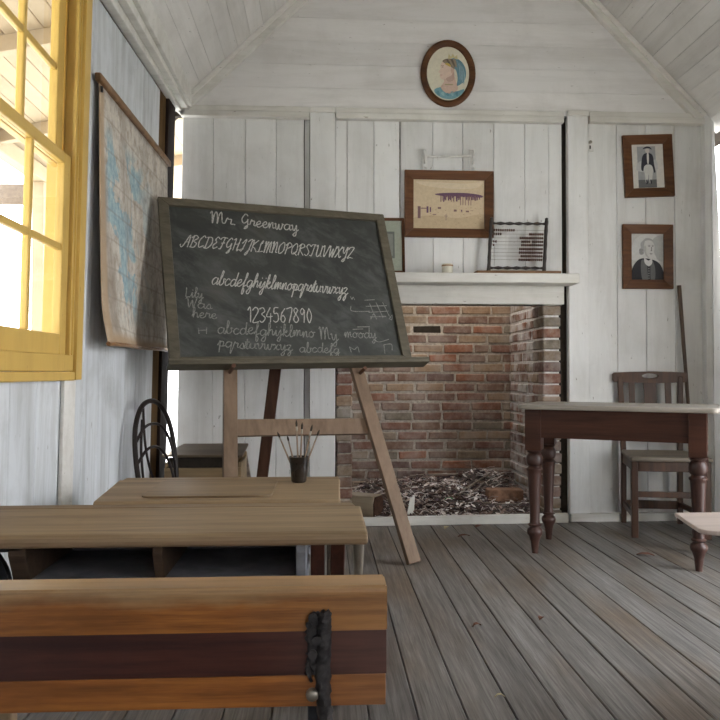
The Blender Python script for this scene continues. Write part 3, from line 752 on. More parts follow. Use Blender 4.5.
G = {}
for ln in '''a .95|.75,.85 .4,1 .1,.6 .15,.15 .4,0 .7,.4 .78,.95 .75,.3 .85,0 1,.2
b .85|0,.2 .3,1.2 .35,1.9 .2,2 .15,1 .2,.1 .45,0 .7,.4 .6,.9 .85,.85
c .75|.65,.8 .4,1 .1,.6 .15,.15 .4,0 .75,.3
d .95|.7,.85 .4,1 .1,.6 .15,.15 .4,0 .7,.5 .8,2 .75,.4 .85,0 1,.2
e .75|0,.3 .5,.6 .55,.95 .35,1 .12,.6 .2,.1 .45,0 .75,.3
f .65|0,.2 .4,1.2 .5,1.9 .35,2 .3,1 .25,-.8 .4,-1 .5,-.5 .3,0 .7,.3
g .9|.7,.85 .4,1 .1,.6 .15,.15 .4,0 .7,.5 .75,.9 .7,-.6 .45,-1 .25,-.7 .6,-.1 .95,.2
h .85|0,.2 .35,1.3 .35,1.95 .2,1.9 .15,0 .3,.7 .55,1 .65,.6 .65,.1 .85,.1
i .5|0,.2 .25,.95 .22,.2 .35,0 .55,.25;.27,1.4 .29,1.5
j .5|0,.2 .3,.95 .25,-.6 .05,-1 -.1,-.7 .2,-.1 .5,.25;.32,1.4 .34,1.5
k .75|0,.2 .3,1.3 .3,1.95 .17,1.9 .12,0;.12,.4 .5,1 .5,.7 .2,.5 .5,0 .75,.2
l .55|0,.2 .4,1.3 .4,1.95 .22,1.9 .2,.2 .35,0 .6,.25
m 1.1|0,.3 .15,.95 .15,0 .35,.85 .5,.95 .5,0 .7,.85 .85,.95 .87,.15 1.1,.2
n .8|0,.3 .15,.95 .15,0 .35,.8 .55,1 .58,.15 .8,.15
o .8|.4,1 .1,.6 .15,.1 .45,0 .65,.5 .4,1 .5,.8 .85,.85
p .8|0,.2 .25,1 .2,-1;.2,.5 .4,.95 .65,.7 .5,.1 .25,.1;.5,.05 .85,.2
q .9|.7,.85 .4,1 .1,.6 .15,.15 .4,0 .7,.5 .72,.9 .65,-1 .8,-.5 .95,.2
r .7|0,.2 .2,1.1 .3,.9 .55,.9 .5,.2 .75,.15
s .6|0,.15 .35,1 .5,.5 .4,0 .1,.15;.4,0 .7,.2
t .55|0,.2 .3,1.7 .25,.2 .4,0 .6,.2;.05,1.15 .55,1.2
u .85|0,.3 .15,.95 .15,.2 .35,0 .6,.4 .65,.95 .65,.2 .85,.1
v .8|0,.8 .15,.95 .25,.2 .4,0 .65,.7 .6,1 .85,.85
w 1.1|0,.8 .12,.95 .15,.1 .35,0 .5,.9 .55,.1 .75,0 .95,.8 .9,1 1.15,.85
x .75|0,.8 .2,.95 .5,.05 .75,.2;.6,1 .1,0
y .85|0,.8 .15,.95 .2,.2 .4,.05 .65,.95 .6,-.6 .4,-1 .25,-.7 .9,.2
z .75|0,.8 .2,1 .5,.85 .15,.1 .4,.05 .5,-.5 .3,-1 .2,-.6 .75,.2
A 1.2|-.1,.4 0,.1 .3,.1 .9,2 1,0;.45,.8 .95,.85
B 1.1|.3,2 .2,0;0,1.6 .5,2 .9,1.6 .4,1.05 .9,.7 .7,.05 .1,.1
C 1|.9,1.7 .6,2 .15,1.2 .3,.1 .9,.4
D 1.15|.3,1.9 .2,.1 0,.2 .5,0 1,.8 .8,1.8 .1,1.8
E .95|.8,1.7 .5,2 .25,1.5 .5,1.1 .15,.6 .3,.05 .8,.35
F 1|0,1.6 .3,2 1,1.9;.6,1.95 .4,.2 .1,.1;.3,1 .75,1.1
G 1.05|.8,1.7 .5,2 .1,1.1 .3,.4 .7,.7 .8,1.1 .75,-.3 .4,-.5 .9,.3
H 1.1|0,1.7 .25,1.9 .2,0;.9,2 .75,0 1,.2;.2,1 .8,1.05
I .8|.2,1.3 .7,2 .4,.1 .1,.2 .6,.4
J .85|.2,1.6 .8,2 .5,-.4 .2,-.5 .8,.4
K 1.05|0,1.7 .25,1.9 .2,0;.9,2 .2,1 .6,.6 1,0
L .95|.5,1.5 .6,2 .35,1.5 .3,.2 .1,.1 .4,.1 .9,.2
M 1.25|0,1.6 .14,1.9 .18,0 .32,1.4 .52,1.9 .6,.9 .6,0 .74,1.4 .94,1.9 1.02,.3 1.2,.15
N 1.0|0,1.6 .14,1.9 .18,0 .35,1.4 .6,1.9 .72,.9 .72,.2 .95,.15
O 1.05|.6,2 .1,1.2 .3,0 .9,.6 .8,1.8 .5,1.9
P 1|.3,1.9 .2,0;0,1.5 .5,2 .95,1.5 .3,.9
Q 1.1|.6,2 .1,1.2 .3,.1 .9,.6 .8,1.8 .5,1.9;.5,.4 1.05,-.1
R 1.05|.3,1.9 .2,0;0,1.5 .5,2 .95,1.5 .3,1 1,0
S .9|.8,1.7 .5,2 .2,1.6 .5,1.1 .75,.6 .5,0 .1,.25
T .95|0,1.6 .3,2 1,1.9;.6,1.95 .4,.1 .1,.1
U 1.1|0,1.7 .2,1.9 .2,.3 .5,0 .85,.6 .9,1.9 .85,.2 1.05,.1
V 1|0,1.7 .2,1.9 .4,0 1,2
W 1.2|0,1.7 .2,1.9 .3,0 .7,1.5 .75,0 1.2,2
X 1|0,1.6 .3,1.9 .7,.1 1,.3;.95,2 .05,0
Y 1.05|0,1.7 .2,1.9 .25,1.1 .5,.9 .9,2 .7,-.4 .3,-.5 .9,.3
Z 1|0,1.6 .3,2 .9,1.9 .1,.1 .5,.2 .95,.1
1 .55|0,1.6 .3,2 .3,0
2 .8|0,1.6 .35,2 .65,1.5 0,0 .7,.05
3 .8|0,1.8 .4,2 .6,1.5 .25,1.1 .65,.6 .3,0 0,.2
4 .8|.45,2 0,.8 .7,.8;.5,1.2 .45,0
5 .8|.6,2 .15,1.95 .1,1.2 .5,1.2 .6,.4 .3,0 0,.2
6 .8|.6,1.9 .2,1.2 .1,.3 .4,0 .6,.5 .35,.95 .12,.6
7 .8|0,1.9 .65,2 .25,0
8 .8|.55,1.7 .3,2 .08,1.6 .6,.5 .3,0 .02,.5 .55,1.7
9 .8|.55,1.6 .3,2 .05,1.5 .3,1.1 .55,1.7 .45,0
0 .8|.3,2 .05,1 .3,0 .6,1 .3,2
_ .8|.12,1.8 .10,.9 .08,.05 .4,.05 .7,.0
. .35|.1,0 .16,.12'''.split('\n'):
    a, c = ln.split('|'); ch, wd = a.split(' ')
    G[ch] = (float(wd), [[tuple(map(float, q.split(','))) for q in st.split(' ')] for st in c.split(';')])
def ribbon(mb, pts, wd):
    pts = smooth_path(pts, 4) if len(pts) > 2 else [V((*p,0)) for p in pts]
    for i in range(len(pts)-1):
        a, c = pts[i], pts[i+1]; d = c-a
        if d.length < 1e-5: continue
        d.normalize(); n = V((-d.y,d.x,0))*wd/2*random.uniform(.75,1.15); e = d*wd*.2
        mb.add([p+V((0,0,-.0036)) for p in (a-e-n, c+e-n, c+e+n, a-e+n)], [(0,1,2,3)])
def write(mb, text, a, c, xh, slant=.25, wd=.005, jit=.03):
    tot = sum(G[ch][0] if ch != ' ' else .6 for ch in text); L = math.hypot(c[0]-a[0], c[1]-a[1]); sx = L/tot
    ux, uy = (c[0]-a[0])/L, (c[1]-a[1])/L; p = 0
    for ch in text:
        if ch == ' ': p += .6*sx; continue
        w_, st = G[ch]; dy = random.uniform(-jit, jit)*xh
        for s in st:
            P = [(p + x*sx + y*xh*slant, y*xh+dy) for x, y in s]
            ribbon(mb, [(a[0]+x*ux-y*uy, a[1]+x*uy+y*ux) for x, y in P], wd)
        p += w_*sx
cm = MB()
write(cm, 'Mr.', (.258,.800), (.40,.797), .037, .1, .0062)
write(cm, 'Greenway', (.42,.800), (.735,.786), .036, .1, .0062)
write(cm, 'ABCDEFGHIJKLMNOPQRSTUVWXYZ', (.095,.650), (1.03,.630), .036, .35, .0056)
write(cm, 'abcdefghijklmnopqrstuvwxyz', (.231,.441), (.965,.408), .040, .3, .0056)
write(cm, '1234567890', (.398,.236), (.745,.236), .041, .1, .0056)
fm = MB()
write(fm, '_ily', (.100,.368), (.185,.362), .028, .05, .005)
write(fm, 'Was', (.099,.312), (.222,.304), .027, 0, .005)
write(fm, 'here', (.123,.258), (.245,.250), .027, 0, .005)
write(fm, 'abcdefghijklmno', (.238,.176), (.740,.152), .033, .1, .0055, .12)
write(fm, 'pqrstuvwxyz', (.234,.102), (.612,.078), .030, .1, .0055, .12)
write(fm, 'abcdefg', (.645,.074), (.863,.062), .027, .1, .005, .1)
write(fm, 'My', (.766,.143), (.868,.137), .036, 0, .0055)
write(fm, 'moody', (.905,.155), (1.09,.150), .030, .1, .005)
for s in ([(1.085,.355),(1.105,.268)],[(1.125,.362),(1.15,.272)],[(1.06,.338),(1.185,.345)],[(1.07,.302),(1.19,.312)],[(1.075,.275),(1.17,.28)],[(1.165,.365),(1.19,.28)],
          [(1.06,.375),(1.12,.38)],[(1.19,.27),(1.21,.29),(1.20,.26),(1.185,.268)],[(1.075,.262),(1.10,.295),(1.11,.262)],
          [(.972,.335),(.975,.308),(1.078,.309)],[(.99,.215),(1.06,.217)],[(.96,.20),(1.02,.204)],[(1.07,.145),(1.10,.128),(1.16,.144)],
          [(.925,.10),(.93,.07)],[(.925,.10),(.95,.085),(.97,.10),(.975,.07)],[(1.125,.11),(1.122,.062)],[(1.125,.112),(1.17,.115),(1.168,.08)],[(.15,.20),(.15,.17)],[(.19,.205),(.186,.17)],[(.15,.188),(.188,.190)],
          [(.98,.395),(.985,.378),(.995,.392),(1.0,.376)]):
    ribbon(fm, s, .0045)
for mm, nm, mt, lb in ((cm,'chalk_writing','chalk','bold white chalk alphabets, numbers and name'),(fm,'chalk_scrawl','faint','fainter rubbed chalk scrawls')):
    o = bbuild(mm, nm, M[mt], slate, fix=False); o['label'] = lb

# ------------------------------------------------------------------ nearest bench (its backrest fills the bottom of the photo)
bn = thing('school_bench', 'long bench with striped varnished plank backrest, nearest the camera', 'bench', (-.4,1.0,0))
def plank(name, x0, x1, y0, y1, z0, z1, mt, par, r=.006, sg=3, **k):
    m = MB(); m.box(x0, x1, y0, y1, z0, z1, **k); return m.build(name, mt, par, world=True, bevel=r, seg=sg)
m = MB(); m.prism([(.948,.5833),(.948,.633),(.9495,.6375),(.954,.6405),(.998,.6415),(1.002,.640),(1.004,.636),(1.004,.5833)], -.95, .0825, M=Matrix(((0,0,1,0),(1,0,0,0),(0,1,0,0),(0,0,0,1))))
m.prism([(.9505,.5833),(.9505,.632),(.955,.638),(.998,.639),(1.002,.635),(1.002,.5833)], .0825, .0845, M=Matrix(((0,0,1,0),(1,0,0,0),(0,1,0,0),(0,0,0,1))))
o = m.build('backrest_plank', M['bench_top'], bn, world=True); o['label'] = 'top tan and orange plank'
o = plank('backrest_plank', -.95,.0835, .9485,1.000, .5262,.5832, M['bench_mid'], bn, .0006); o['label'] = 'dark red-brown middle plank'
o = plank('backrest_plank', -.95,.0825, .9482,1.000, .4855,.5259, M['bench_low'], bn, .0015); o['label'] = 'orange bottom plank'
br = MB()
def strip_path(pts, w0, th):
    for (a, wa), (c, wc) in zip(pts[:-1], pts[1:]):
        br.hexa([(a[0]-wa/2,.9475-th,a[1]),(a[0]+wa/2,.9475-th,a[1]),(a[0]+wa/2,.9475,a[1]),(a[0]-wa/2,.9475,a[1]),
                 (c[0]-wc/2,.9475-th,c[1]),(c[0]+wc/2,.9475-th,c[1]),(c[0]+wc/2,.9475,c[1]),(c[0]-wc/2,.9475,c[1])])
def rough_strip(pts, n, wj, th):
    P = smooth_path([(q[0], q[1], q[2]) for q in pts], n); vs = []; fs = []; K = 7
    for i, q in enumerate(P):
        w = max(.003, q.z)*random.uniform(1-wj, 1+wj)
        for j in range(K):
            t = j/(K-1)*2-1
            dpt = th*(1-t*t*.75)*random.uniform(.6,1.25)
            vs.append((q.x+t*w/2+random.uniform(-.0006,.0006), .9478-(dpt if abs(t) < .99 else .0002), q.y))
    for i in range(len(P)-1):
        for j in range(K-1): fs.append((i*K+j, i*K+j+1, (i+1)*K+j+1, (i+1)*K+j))
    m0 = len(P)
    vs += [(vs[i*K][0], .9485, vs[i*K][2]) for i in range(m0)] + [(vs[i*K+K-1][0], .9485, vs[i*K][2]) for i in range(m0)]
    b0, b1 = m0*K, m0*K+m0
    for i in range(m0-1): fs += [(i*K, (i+1)*K, b0+i+1, b0+i), (i*K+K-1, b1+i, b1+i+1, (i+1)*K+K-1), (b0+i, b0+i+1, b1+i+1, b1+i)]
    br.add(vs, fs)
rough_strip([(.003,.30,.022),(.003,.42,.022),(.003,.47,.020),(.001,.505,.020),(.000,.54,.021),(.001,.575,.020),(.003,.602,.017),(.004,.612,.007)], 9, .10, .009)
rough_strip([(-.010,.528,.006),(-.013,.545,.014),(-.012,.562,.017),(-.014,.585,.017),(-.010,.600,.015),(-.009,.610,.006)], 7, .22, .005)
rough_strip([(-.015,.518,.003),(-.019,.535,.009),(-.017,.548,.004)], 6, .2, .004)
for cx, cz, rr in ((-.013,.603,.006),(.006,.606,.005),(-.018,.594,.004),(-.008,.574,.006),(-.013,.556,.006)):
    br.lathe([(rr,-.008),(rr,-.004),(rr*.6,0)], (0,0,0), 10)
    n = 10*3; sub = br.v[-n:]; br.v[-n:] = [V((cx+p.x, .947+p.z*1.2, cz+p.y)) for p in sub]
br.build('iron_bracket', M['rust'], bn, world=True, smooth=True, ang=70)
m = MB(); m.lathe([(.0085,0),(.0085,.005),(.006,.009),(.003,.010)], (0,0,0), 12); m.v = [V((-.0135+p.x, .9485-p.z, .502+p.y)) for p in m.v]
o = m.build('bolt', M['bolt'], bn, world=True, smooth=True); o['label'] = 'bright worn bolt head'
plank('seat', -.95,.08, 1.0,1.27, .285,.31, M['bench_top'], bn, .008)
for xx in (-.412, -.004):
    m = MB()
    m.bar((xx-.004,.975,.0),(xx-.004,.975,.49),.024,.024,(0,1,0)); m.bar((xx,1.24,.0),(xx,1.20,.284),.024,.022,(0,1,0)); m.bar((xx,.975,.27),(xx,1.25,.27),.02,.024)
    m.build('leg_frame', M['desk' if xx < -.1 else 'iron'], bn, world=True, bevel=.003)

# ------------------------------------------------------------------ school desks
def round_front(x0, x1, y0, y1, z0, z1, rc=.02):
    """desk slab: bull-nosed front edge, softened corners"""
    m = MB(); t = z1-z0; prof = []
    for i in range(7):
        a = -PI/2 - PI*i/6; prof.append((y0+t*.5 + math.cos(a)*t*.5, (z0+z1)/2 + math.sin(a)*t*.5))
    prof += [(y1, z1), (y1, z0)]
    m.prism(prof, x0, x1, M=Matrix(((0,0,1,0),(1,0,0,0),(0,1,0,0),(0,0,0,1)))); return m
d2 = thing('school_desk', 'long pale school desk in the middle of the row, behind the striped bench', 'desk', (-.32,1.6,0), 0, 'school desks in a row')
m = round_front(-.86,.091, 1.452,1.742, .572,.600); m.build('desktop', M['desk'], d2, world=True, bevel=.005)
m = MB(); m.hexa([(-.86,1.744,.572),(.080,1.744,.572),(.072,1.79,.572),(-.86,1.79,.572),(-.86,1.744,.5995),(.080,1.744,.5995),(.072,1.79,.6),(-.86,1.79,.6)]); m.build('pencil_rail', M['desk'], d2, world=True, bevel=.005)
m = MB(); m.box(-.62,-.03,1.49,1.76,.488,.498); m.box(-.62,-.03,1.752,1.764,.498,.571); m.build('book_shelf', M['carcass'], d2, world=True, bevel=.002)
for xx, ww, mt in ((-.61,.034,'desk_dark'),(-.333,.02,'desk_dark'),(-.045,.02,'carcass')):
    m = MB(); m.prism([(1.50,.499),(1.75,.499),(1.75,.571),(1.475,.571),(1.475,.555)], xx-ww/2, xx+ww/2, M=Matrix(((0,0,1,0),(1,0,0,0),(0,1,0,0),(0,0,0,1)))); m.build('shelf_divider', M[mt], d2, world=True, bevel=.002)
for xx in (-.012, .034):
    m = MB(); m.bar((xx,2.06,.003),(xx,1.62,.571),.032,.036,(0,1,0)); m.build('post', M['mahog'], d2, world=True, bevel=.003)
m = MB(); m.tube([V((.070,2.04,.002)),V((.0735,1.70,.30)),V((.075,1.53,.50)),V((.075,1.51,.572))], [.012,.010,.0095,.012], 14); m.build('round_leg', M['greyleg'], d2, world=True, smooth=True)
def iron_leg(pts, par, th=.018):
    m = MB(); P = smooth_path(pts, 5)
    for a, c in zip(P[:-1], P[1:]):
        d = (c-a).normalized(); m.bar(a-d*.002, c+d*.002, .016, th, (0,1,0))
    return m.build('iron_leg', M['iron'], par, world=True)
iron_leg([(-.685,1.50,.572),(-.66,1.50,.545),(-.64,1.50,.50),(-.635,1.50,.40),(-.65,1.48,.2),(-.655,1.46,.008)], d2)
iron_leg([(-.635,1.72,.572),(-.635,1.73,.50),(-.64,1.86,.25),(-.645,2.06,.008)], d2)
m = MB(); m.box(-.70,-.60,1.475,1.515,.562,.572); m.build('leg_bracket', M['iron'], d2, world=True, bevel=.003)
m = MB(); m.box(-.652,-.636,1.49,1.83,.30,.325); m.build('leg_stretcher', M['iron'], d2, world=True, bevel=.003)

d3 = thing('school_desk', 'pale school desk nearest the easel, with a thin board lying on it', 'desk', (-.33,2.5,0), 0, 'school desks in a row')
m = round_front(-.715,.055, 2.285,2.74, .494,.520); m.v = [V((p.x + (p.y-2.285)*(-.10 if p.x < -.3 else .02), p.y, p.z)) for p in m.v]
m.build('desktop', M['desk'], d3, world=True, bevel=.006)
m = MB(); m.box(-.75,.06,2.742,2.80,.494,.520); m.build('pencil_rail', M['desk'], d3, world=True, bevel=.005)
m = MB(); m.box(-.66,.02,2.33,2.74,.40,.412); m.box(-.66,.02,2.73,2.742,.412,.493); m.build('book_shelf', M['desk_dark'], d3, world=True, bevel=.002)
for xx in (-.67, .03):
    m = MB(); m.box(xx-.011,xx+.011,2.33,2.74,.36,.493); m.build('side_panel', M['desk_dark'], d3, world=True, bevel=.002)
    m = MB(); m.bar((xx,2.36,0),(xx,2.40,.37),.03,.03,(0,1,0)); m.build('leg', M['desk_dark'], d3, world=True, bevel=.003)
    m = MB(); m.bar((xx,2.72,0),(xx,2.68,.37),.03,.03,(0,1,0)); m.build('leg', M['desk_dark'], d3, world=True, bevel=.003)

rd = thing('school_desk', 'desk with pinkish top, only its corner in view at the right edge', 'desk', (1.4,2.0,0), 0)
m = MB(); m.prism([(1.058,2.125),(1.040,2.04),(1.022,1.95),(1.014,1.905),(1.022,1.882),(1.045,1.868),(1.11,1.862),(1.9,1.862),(1.9,2.125)], .488, .500); m.build('desktop', M['pink'], rd, world=True, bevel=.003)
m = MB(); m.box(1.32,1.88,1.90,2.10,.40,.487); m.build('book_box', M['desk_dark'], rd, world=True, bevel=.003)
for xx in (1.40, 1.82):
    m = MB(); m.bar((xx,1.93,0),(xx,1.95,.40),.025,.03,(0,1,0)); m.bar((xx,2.08,0),(xx,2.06,.40),.025,.03,(0,1,0)); m.bar((xx,1.93,.03),(xx,2.08,.03),.025,.03); m.build('iron_leg', M['iron'], rd, world=True, bevel=.003)

# things on the desk
cs = MB(); q = [(-.585,2.335)] 
def rounded_rect(x0, x1, y0, y1, r, n=5):
    out = []
    for cx, cy, a0 in ((x1-r,y0+r,-PI/2),(x1-r,y1-r,0),(x0+r,y1-r,PI/2),(x0+r,y0+r,PI)):
        for i in range(n+1): out.append((cx+r*math.cos(a0+PI/2*i/n), cy+r*math.sin(a0+PI/2*i/n)))
    return out
cs.prism(rounded_rect(-.585,-.165,2.335,2.68,.035), .5203, .527)
tag(cs.build('drawing_board', M['desk'], bevel=.0015), 'thin flat wooden board with rounded corners lying on the far desk', 'board')
jr = thing('brush_jar', 'dark glazed jar of paintbrushes standing on the far desk', 'jar', (-.088,2.655,.5203))
m = MB(); m.lathe([(.024,0),(.028,.006),(.031,.05),(.036,.092),(.037,.094),(.034,.094),(.029,.05),(.025,.012),(.006,.010)], (0,0,0), 24); m.build('jar_body', M['jar'], jr, smooth=True)
for lab, dx, dy, tx, ty, L in (
    ('paintbrush in the jar, leaning furthest to the left', -.014,.0,-.085,.0,.185), ('paintbrush in the jar, second from the left', -.010,.008,-.045,.02,.16),
    ('longest upright paintbrush in the middle of the jar', -.002,.0,-.010,.01,.215), ('paintbrush in the jar, just right of the middle one', .006,-.004,.012,.0,.205),
    ('paintbrush in the jar, second from the right', .010,.006,.050,.02,.20), ('paintbrush in the jar, leaning furthest to the right', .015,.0,.080,.0,.19)):
    pb = thing('paintbrush', lab, 'paintbrush', (-.088+dx*.5,2.655+dy*.5,.534), 0, 'paintbrushes in the jar')
    a = V((0,0,0)); d = V((tx-dx*.5,ty,L)).normalized()
    m = MB(); m.tube([a, a+d*L*.4, a+d*L*.8], [.0018,.0034,.0028], 8); m.build('handle', M['brush'], pb, smooth=True)
    m = MB(); m.tube([a+d*L*.8, a+d*L*.88], .0032, 8); m.build('ferrule', M['brass'], pb, smooth=True)
    m = MB(); m.tube([a+d*L*.88, a+d*L*.94, a+d*L], [.0032,.0040,.0008], 8); m.build('bristles', M['backing'], pb, smooth=True)

# box, block and book behind the far desk
bx = thing('wooden_box', 'tan wooden box with a dull brown lid propped open by the back wall', 'box', (-.64,4.05,0))
m = MB(); m.box(-.845,-.44,3.90,3.915,.0,.412); m.box(-.845,-.44,4.185,4.20,.0,.47); m.box(-.845,-.83,3.916,4.184,0,.44); m.box(-.455,-.44,3.916,4.184,0,.44); m.box(-.83,-.455,3.916,4.184,.0,.02); m.build('box_body', M['crate'], bx, world=True, bevel=.003)
m = MB(); m.hexa([(-.855,3.88,.474),(-.43,3.88,.468),(-.43,4.2,.500),(-.80,4.2,.500),(-.855,3.88,.486),(-.43,3.88,.480),(-.43,4.2,.514),(-.80,4.2,.514)]); m.build('lid', M['lid'], bx, world=True, bevel=.003)
m = MB(); m.box(-.825,-.46,3.92,3.93,.0,.466); m.build('inner_panel', M['backing'], bx, world=True)  # near-black sheet stands in for the shade under the propped lid
st = tag(MB().box(-.395,-.32,4.28,4.36,0,.30).build('stool_box', M['studdark'], bevel=.004), 'small dark upright block on the floor behind the easel', 'block')
m = MB(); m.hexa([(-.425,4.28,.3005),(-.355,4.28,.3005),(-.355,4.33,.3005),(-.425,4.33,.3005),(-.465,4.28,.43),(-.41,4.28,.43),(-.41,4.33,.43),(-.465,4.33,.43)])
st.name = 'dark_block'; bpy.data.objects.remove(st)
gb = MB(); gb.hexa([(-.455,4.21,.0),(-.37,4.21,.0),(-.37,4.26,.0),(-.455,4.26,.0),(-.50,4.21,.46),(-.445,4.21,.46),(-.445,4.26,.46),(-.50,4.26,.46)])
tag(gb.build('grey_plank', M['twig'], bevel=.004), 'short grey plank end standing between the easel legs', 'plank')
gb = MB(); gb.box(-.555,-.515,4.23,4.28,0,.52); tag(gb.build('dark_post', M['studdark'], bevel=.006), 'short dark post beside the easel leg at the back wall', 'post')

# bentwood chair against the left wall
bc = thing('bentwood_chair', 'dark bentwood hoop-backed chair against the left wall', 'chair', (-.62,3.47,0))
e = V((.312,.95,0)); c0 = V((-.79,3.525,0)); nb = V((-.95,.312,0))
def hp(s, z): return c0 + e*s + V((0,0,z)) + nb*max(0,(z-.4))*.12
def hoop(pts, r): 
    m = MB(); m.tube([hp(s,z) for s, z in [(p.x,p.y) for p in smooth_path(pts,6)]], r, 8); return m
hoop([(-.165,.385),(-.175,.52),(-.155,.66),(-.09,.755),(0,.785),(.09,.755),(.155,.66),(.175,.52),(.165,.385)], .012).build('back_hoop', M['hoop'], bc, world=True, smooth=True)
hoop([(-.158,.60),(-.08,.66),(0,.675),(.08,.655),(.14,.58),(.165,.48)], .007).build('back_arc', M['hoop'], bc, world=True, smooth=True)
hoop([(-.165,.50),(-.08,.555),(0,.565),(.07,.53),(.12,.46),(.14,.39)], .007).build('back_arc', M['hoop'], bc, world=True, smooth=True)
hoop([(-.07,.765),(-.085,.6),(-.07,.48),(-.03,.385)], .006).build('back_spindle', M['hoop'], bc, world=True, smooth=True)
hoop([(-.13,.385),(-.125,.55),(-.09,.70)], .006).build('back_spindle', M['hoop'], bc, world=True, smooth=True)
m = MB(); m.lathe([(.17,0),(.185,.006),(.187,.018),(.180,.026),(.05,.022)], (-.625,3.47,.372), 32); m.build('seat', M['hoop'], bc, world=True, smooth=True)
for a in (.55, 2.1, 3.7, 5.25):
    dx, dy = math.cos(a-.32), math.sin(a-.32)
    m = MB(); m.tube([V((-.625+dx*.19,3.47+dy*.19,0)), V((-.625+dx*.165,3.47+dy*.165,.2)), V((-.625+dx*.145,3.47+dy*.145,.374))], [.011,.013,.014], 8); m.build('leg', M['hoop'], bc, world=True, smooth=True)
m = MB(); m.tube([V((-.625+.155*math.cos(t*2*PI/28), 3.47+.155*math.sin(t*2*PI/28), .22)) for t in range(28)], .008, 6, closed=True); m.build('leg_ring', M['hoop'], bc, world=True, smooth=True)

# ------------------------------------------------------------------ table
tb = thing('table', 'dark red-brown turned-leg table with a worn grey top', 'table', (1.498,3.6135,0), math.radians(-29.1))
hw, hd = .3795, .172
m = MB(); m.prism(rounded_rect(-hw-.075,hw+.095,-hd-.075,hd+.075,.035), .736, .760); m.build('tabletop', M['tabletop'], tb, bevel=.008, seg=3)
for sy in (-1, 1):
    m = MB(); m.box(-hw+.038,hw-.038,sy*(hd+.018)-.011,sy*(hd+.018)+.011,.592,.7355); m.build('apron', M['table'], tb, bevel=.002)
for sx in (-1, 1):
    m = MB(); m.box(sx*(hw+.018)-.011,sx*(hw+.018)+.011,-hd+.038,hd-.038,.592,.7355); m.build('apron', M['table'], tb, bevel=.002)
prof = [(.015,.0),(.017,.02),(.021,.06),(.030,.088),(.037,.098),(.039,.112),(.036,.124),(.028,.130),(.025,.136),(.033,.141),(.034,.147),(.026,.153),(.024,.175),(.029,.30),(.0345,.405),(.036,.418),(.041,.424),(.041,.432),(.033,.437),(.030,.445),(.037,.452),(.0405,.463),(.0425,.478),(.0405,.494),(.034,.505),(.028,.511),(.036,.516),(.039,.522),(.036,.528)]
for sx in (-1, 1):
    for sy in (-1, 1):
        m = MB(); m.lathe(prof, (sx*hw, sy*hd, 0), 24); lg = m.build('leg', M['tableleg'], tb, smooth=True)
        m = MB(); m.box(sx*hw-.040,sx*hw+.040,sy*hd-.040,sy*hd+.040,.5275,.7358); m.build('leg_block', M['table'], lg, bevel=.003)

# ------------------------------------------------------------------ chair behind the table
ch = thing('dining_chair', 'brown slat-backed wooden chair between the table and the back wall', 'chair', (1.972,4.125,0), math.radians(-11))
fw, bw, fy, by = .193, .165, -.2, .2
for sx in (-1, 1):
    m = MB(); m.bar((sx*fw,fy,0),(sx*fw,fy,.425),.036,.036,(0,1,0)); m.build('front_leg', M['chair'], ch, bevel=.004)
    m = MB(); m.bar((sx*bw,by+.01,0),(sx*bw,by,.43),.030,.034,(0,1,0)); m.bar((sx*bw,by,.43),(sx*(bw+.012),by+.032,.90),.030,.03,(0,1,0)); m.build('rear_leg', M['chair'], ch, bevel=.004)
m = MB(); m.prism([(-fw-.025,fy-.03),(fw+.025,fy-.03),(bw+.018,by-.02),(-bw-.018,by-.02)], .426, .452); m.build('seat', M['chairseat'], ch, bevel=.009, seg=3)
m = MB(); m.box(-fw+.02,fw-.02,fy-.012,fy+.012,.37,.4255); m.build('seat_rail', M['chair'], ch, bevel=.003)
for sx in (-1, 1):
    m = MB(); m.bar((sx*fw,fy+.02,.398),(sx*bw,by-.015,.398),.02,.055); m.build('seat_rail', M['chair'], ch, bevel=.003)
    m = MB(); m.bar((sx*fw,fy+.018,.12),(sx*bw,by-.01,.12),.02,.03); m.build('side_stretcher', M['chair'], ch, bevel=.003)
m = MB(); m.box(-fw+.018,fw-.018,fy-.01,fy+.01,.225,.258); m.build('front_stretcher', M['chair'], ch, bevel=.003)
m = MB(); m.box(-bw+.014,bw-.014,by-.002,by+.018,.09,.14); m.build('rear_stretcher', M['chair'], ch, bevel=.003)
# top rail with its hand hole
m = MB(); RX = Matrix.Translation((0,by+.034,0)) @ Matrix(((1,0,0,0),(0,0,1,0),(0,1,0,0),(0,0,0,1)))
outer = [(-.212,.862),(-.222,.878),(-.222,.905),(-.212,.922),(0,.930),(.212,.922),(.222,.905),(.222,.878),(.212,.862),(0,.858)]
hole = [(.048*math.cos(a), .902+.014*math.sin(a)) for a in [PI-2*PI*i/20 for i in range(20)]]
N = 20; oo = [(-.222,.892),(-.222,.910),(-.214,.923),(-.12,.928),(-.05,.929),(0,.930),(.05,.929),(.12,.928),(.214,.923),(.222,.910),(.222,.892),(.222,.876),(.212,.863),(.12,.860),(.05,.859),(0,.859),(-.05,.859),(-.12,.860),(-.212,.863),(-.222,.876)]
vs = [(*p, zz) for zz in (-.012,.012) for p in oo+hole]; fs = []
for i in range(N):
    j = (i+1) % N; b = 2*N
    fs += [(i,j,N+j,N+i), (b+i,b+N+i,b+N+j,b+j), (i,b+i,b+j,j), (N+i,N+j,b+N+j,b+N+i)]
m.add(vs, fs, M=RX); m.build('top_rail', M['chair'], ch, bevel=.003)
m = MB(); m.box(-bw+.012,bw-.012,by-.008,by+.014,.520,.575); m.build('lower_back_rail', M['chair'], ch, bevel=.003)
